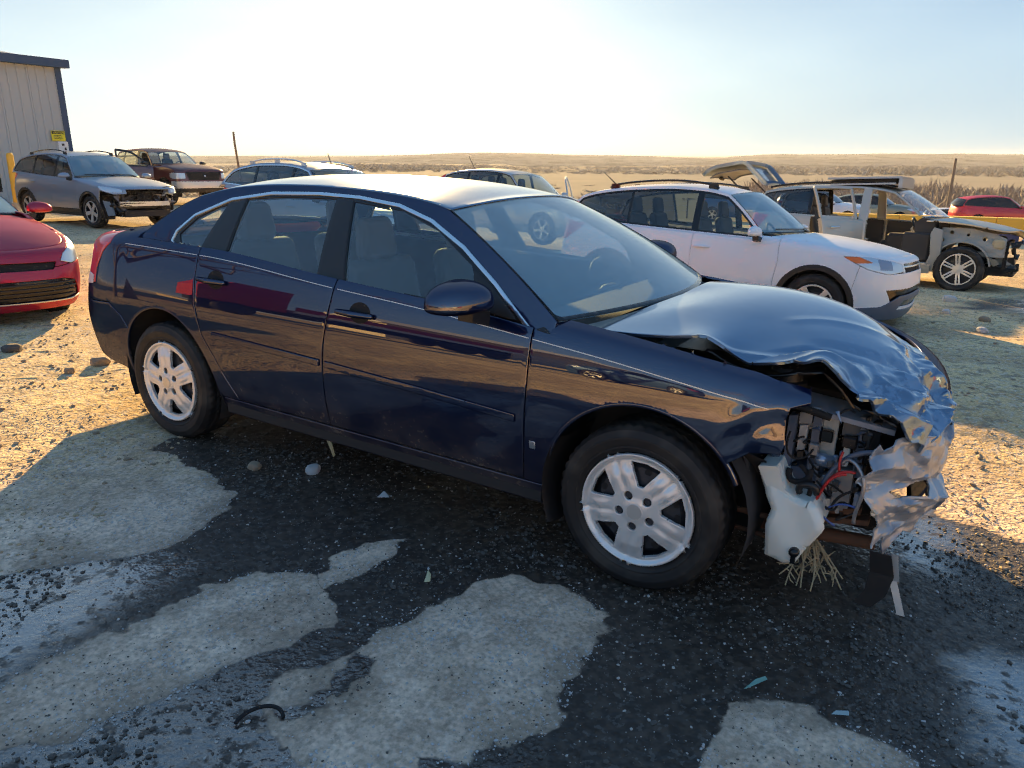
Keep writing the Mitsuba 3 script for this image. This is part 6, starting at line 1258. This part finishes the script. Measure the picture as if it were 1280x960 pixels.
solo('dark_gravel', scatter(16000, (-3.0, 3.2), (1.3, 5.4), .002, .012, 32, in_mud), 'stone_dark', 'dark wet gravel strewn in the mud', None, kind='stuff', smooth=False)
solo('dirt_clods', scatter(34000, (-8.5, 9.5), (2.6, 13.0), .0025, .015, 33, lit_ground), 'gravel_tan', 'small clods and stones on the sunlit dirt', None, kind='stuff', smooth=False)
solo('dark_clods', scatter(7000, (-8.5, 9.5), (2.6, 13.0), .003, .022, 34, lit_ground), 'stone_brown', 'brown clods on the sunlit dirt', None, kind='stuff', smooth=False)
# dry root weed below the tank
def weed():
    r = np.random.default_rng(4); b = np.array([1.175, 2.69, gz(1.175, 2.69) + .01]); ms = []
    top = b + [.02, .05, .20]
    for i in range(11):
        e = b + np.array([(i - 5) * .023 + r.normal(0, .01), r.normal(0, .04) - .03, r.uniform(.0, .05)]); mid = top * .5 + e * .5 + r.normal(0, .014, 3)
        p = spline([top + r.normal(0, .01, 3), mid, e], 7); ms.append(tube(p, np.linspace(.0050, .0026, 7), 5))
        for j in range(5):
            q = p[r.integers(2, 6)]; f = q + r.normal(0, .028, 3) + [0, 0, -.01]; ms.append(tube([q, q * .5 + f * .5 + r.normal(0, .006, 3), f], [.0032, .0027, .0018], 5))
    return cat(ms)
solo('dry_weed', weed(), 'straw', 'dry branching straw coloured weed below the white tank', 'weed', smooth=True)
def scrap(nm, label, cat_, x, y, pts, m):
    A = np.eye(4); A[:3, 3] = [x, y, gz(x, y) + .012]; solo(nm, hull(pts), m, label, cat_, M=A)
scrap('plastic_shard', 'thin teal plastic shard on the dark mud', 'plastic shard', .78, 2.05, [(-.045, -.022, 0), (.038, .026, .010), (.045, .022, .0), (-.042, -.029, .004), (.0, .006, .014)], 'teal_plastic')
scrap('clear_fragment', 'flat pale plastic fragment at the edge of the dry patch', 'plastic fragment', 1.0, 1.92, [(-.03, .0, 0), (.022, -.006, .0), (.026, .008, .005), (-.012, .012, .004)], 'clear_scrap')
scrap('paper_scrap', 'curled pale scrap on the mud in the middle foreground', 'scrap', -.33, 2.62, [(-.012, -.02, 0), (.012, -.015, .0), (.0, .028, .025), (.012, .02, .012)], 'leaf_pale')
scrap('foil_scrap', 'crumpled white scrap in the mud below the front door', 'scrap', -.62, 3.35, [(-.03, -.01, 0), (.03, -.02, .005), (.0, .028, .018), (.02, .02, .0)], 'stone_pale')
k = solo('hanging_strip', hull([(-1.02, 3.86, .17), (-.985, 3.84, .17), (-.95, 3.80, .06), (-.96, 3.79, .055)]), 'leaf_pale', 'pale strip hanging below the sedan sill', 'strip')
solo('bent_strap', tube(spline([(-.80, 1.82, gz(-.8, 1.82) + .01), (-.76, 1.87, gz(-.76, 1.87) + .02), (-.70, 1.88, gz(-.7, 1.88) + .02), (-.67, 1.85, gz(-.67, 1.85) + .01)], 14), .006, 6), 'matt_black', 'bent black strap lying in the dark mud in the foreground', 'strap', smooth=True)
# ------------------------------------------------------------------ behind the photographer: what the sedan's flank mirrors
def bare_tree(label, x, y, h, seed):
    r = np.random.default_rng(seed); k = thing('bare_tree', label, 'tree'); z = float(ground_z(x, y)) - .2; limbs, trunk = [], []
    def grow(p, d, l, rad, lev):
        n = 5; pts = [p]; q = p.copy(); dd = d.copy()
        for i in range(n):
            dd = dd + r.normal(0, .13, 3) + [0, 0, .04]; dd /= np.linalg.norm(dd); q = q + dd * l / n; pts.append(q.copy())
        (trunk if lev == 0 else limbs).append(tube(pts, np.linspace(rad, rad * .6, n + 1), 7 if lev < 2 else 4, caps=False))
        if lev < 5:
            for j in range(3 if lev < 4 else 2):
                t = r.integers(2, n + 1); e = dd + r.normal(0, .55, 3); e[2] = abs(e[2]) * .6 + .1; e /= np.linalg.norm(e); grow(pts[t], e, l * r.uniform(.6, .8), rad * .55, lev + 1)
    grow(np.array([x, y, z]), np.array([0, 0, 1.0]), h * .34, h * .016, 0)
    put('trunk', cat(trunk), 'wood_grey', k, True); put('crown', cat(limbs), 'wood_grey', k, True)
bare_tree('bare tree standing left of the photographer, mirrored in the sedan windows', -10.5, 4.6, 11.5, 1); bare_tree('bare tree behind the photographer, middle', -1.5, -9, 10, 2); bare_tree('bare tree behind the photographer, right', 9, -14, 9, 3)
def back_building():
    k = thing('tan_warehouse', 'long low tan warehouse behind the photographer', 'building'); z = -.8
    put('wall', bx(-40, -30, -34, -7, z, 3.4), 'tan_wall', k, False); put('roof', hull([(b, a, c_) for a in (-34.4, -6.6) for b, c_ in ((-29.6, 3.4), (-35, 4.6), (-40.4, 3.4), (-29.6, 3.5), (-40.4, 3.5))]), 'stone_pale', k, False)
    for i in range(5): put('door', bx(-30.0, -29.95, -32 + i * 5.0, -28.6 + i * 5.0, z, 2.4), 'wall_metal', k, False)
mat('tan_wall', (0.52, 0.45, 0.33), 0.8); mat('trailer_red', (0.42, 0.02, 0.02), 0.45)
back_building()
def rig():
    k = thing('red_truck', 'red and white flatbed truck behind the photographer', 'truck'); M = pose(-15.5, 1.2, 78.0)
    put('cab', hull([(x, y, z) for x, z in ((-.2, .9), (2.0, .9), (2.0, 1.9), (1.2, 2.7), (-.2, 2.8)) for y in (-1.1, 1.1)]), 'trailer_red', k, 20, M); put('deck', cat(bx(-7.5, -.4, -1.2, 1.2, 1.05, 1.25)), 'white_sign', k, False, M); put('rail', bx(-7.5, -.4, -1.22, -1.1, 1.26, 1.62), 'trailer_red', k, False, M); put('chassis', bx(-7.4, 1.9, -.5, .5, .6, 1.04), 'matt_black', k, False, M)
    for x in (-6.4, -5.3, 1.0):
        for y in (-1.0, 1.0): put('wheel', revolve([(.02, -.14), (.42, -.15), (.5, -.08), (.5, .08), (.42, .15), (.02, .14)], 24).apply_translation([x, y, .5]), 'tyre_rubber', k, 30, M)
rig()
lot_car('parked_red_car', 'red car behind the photographer on the right', 10.0, -8.5, 170.0, 'paint_far_red'); lot_car('parked_white_car', 'white car behind the photographer', 5.0, -9.0, 165.0, 'paint_white'); lot_car('parked_blue_car', 'blue car behind the photographer on the left', -10.5, -5.5, 150.0, 'paint_far_blue')
# ------------------------------------------------------------------ air
scene['haze_air'] = {'type': 'homogeneous', 'albedo': rgb(0.93, 0.95, 0.97), 'sigma_t': {'type': 'rgb', 'value': [1.5e-4, 1.6e-4, 1.8e-4]}}
scene['haze'] = {'type': 'cube', 'to_world': T().translate([0, 0, -15]).scale([4600, 4600, 28]), 'bsdf': {'type': 'null'}, 'interior': {'type': 'ref', 'id': 'haze_air'}}
labels['haze'] = {'label': 'thin haze over the valley', 'kind': 'stuff'}
scene['camera']['medium'] = {'type': 'ref', 'id': 'haze_air'}
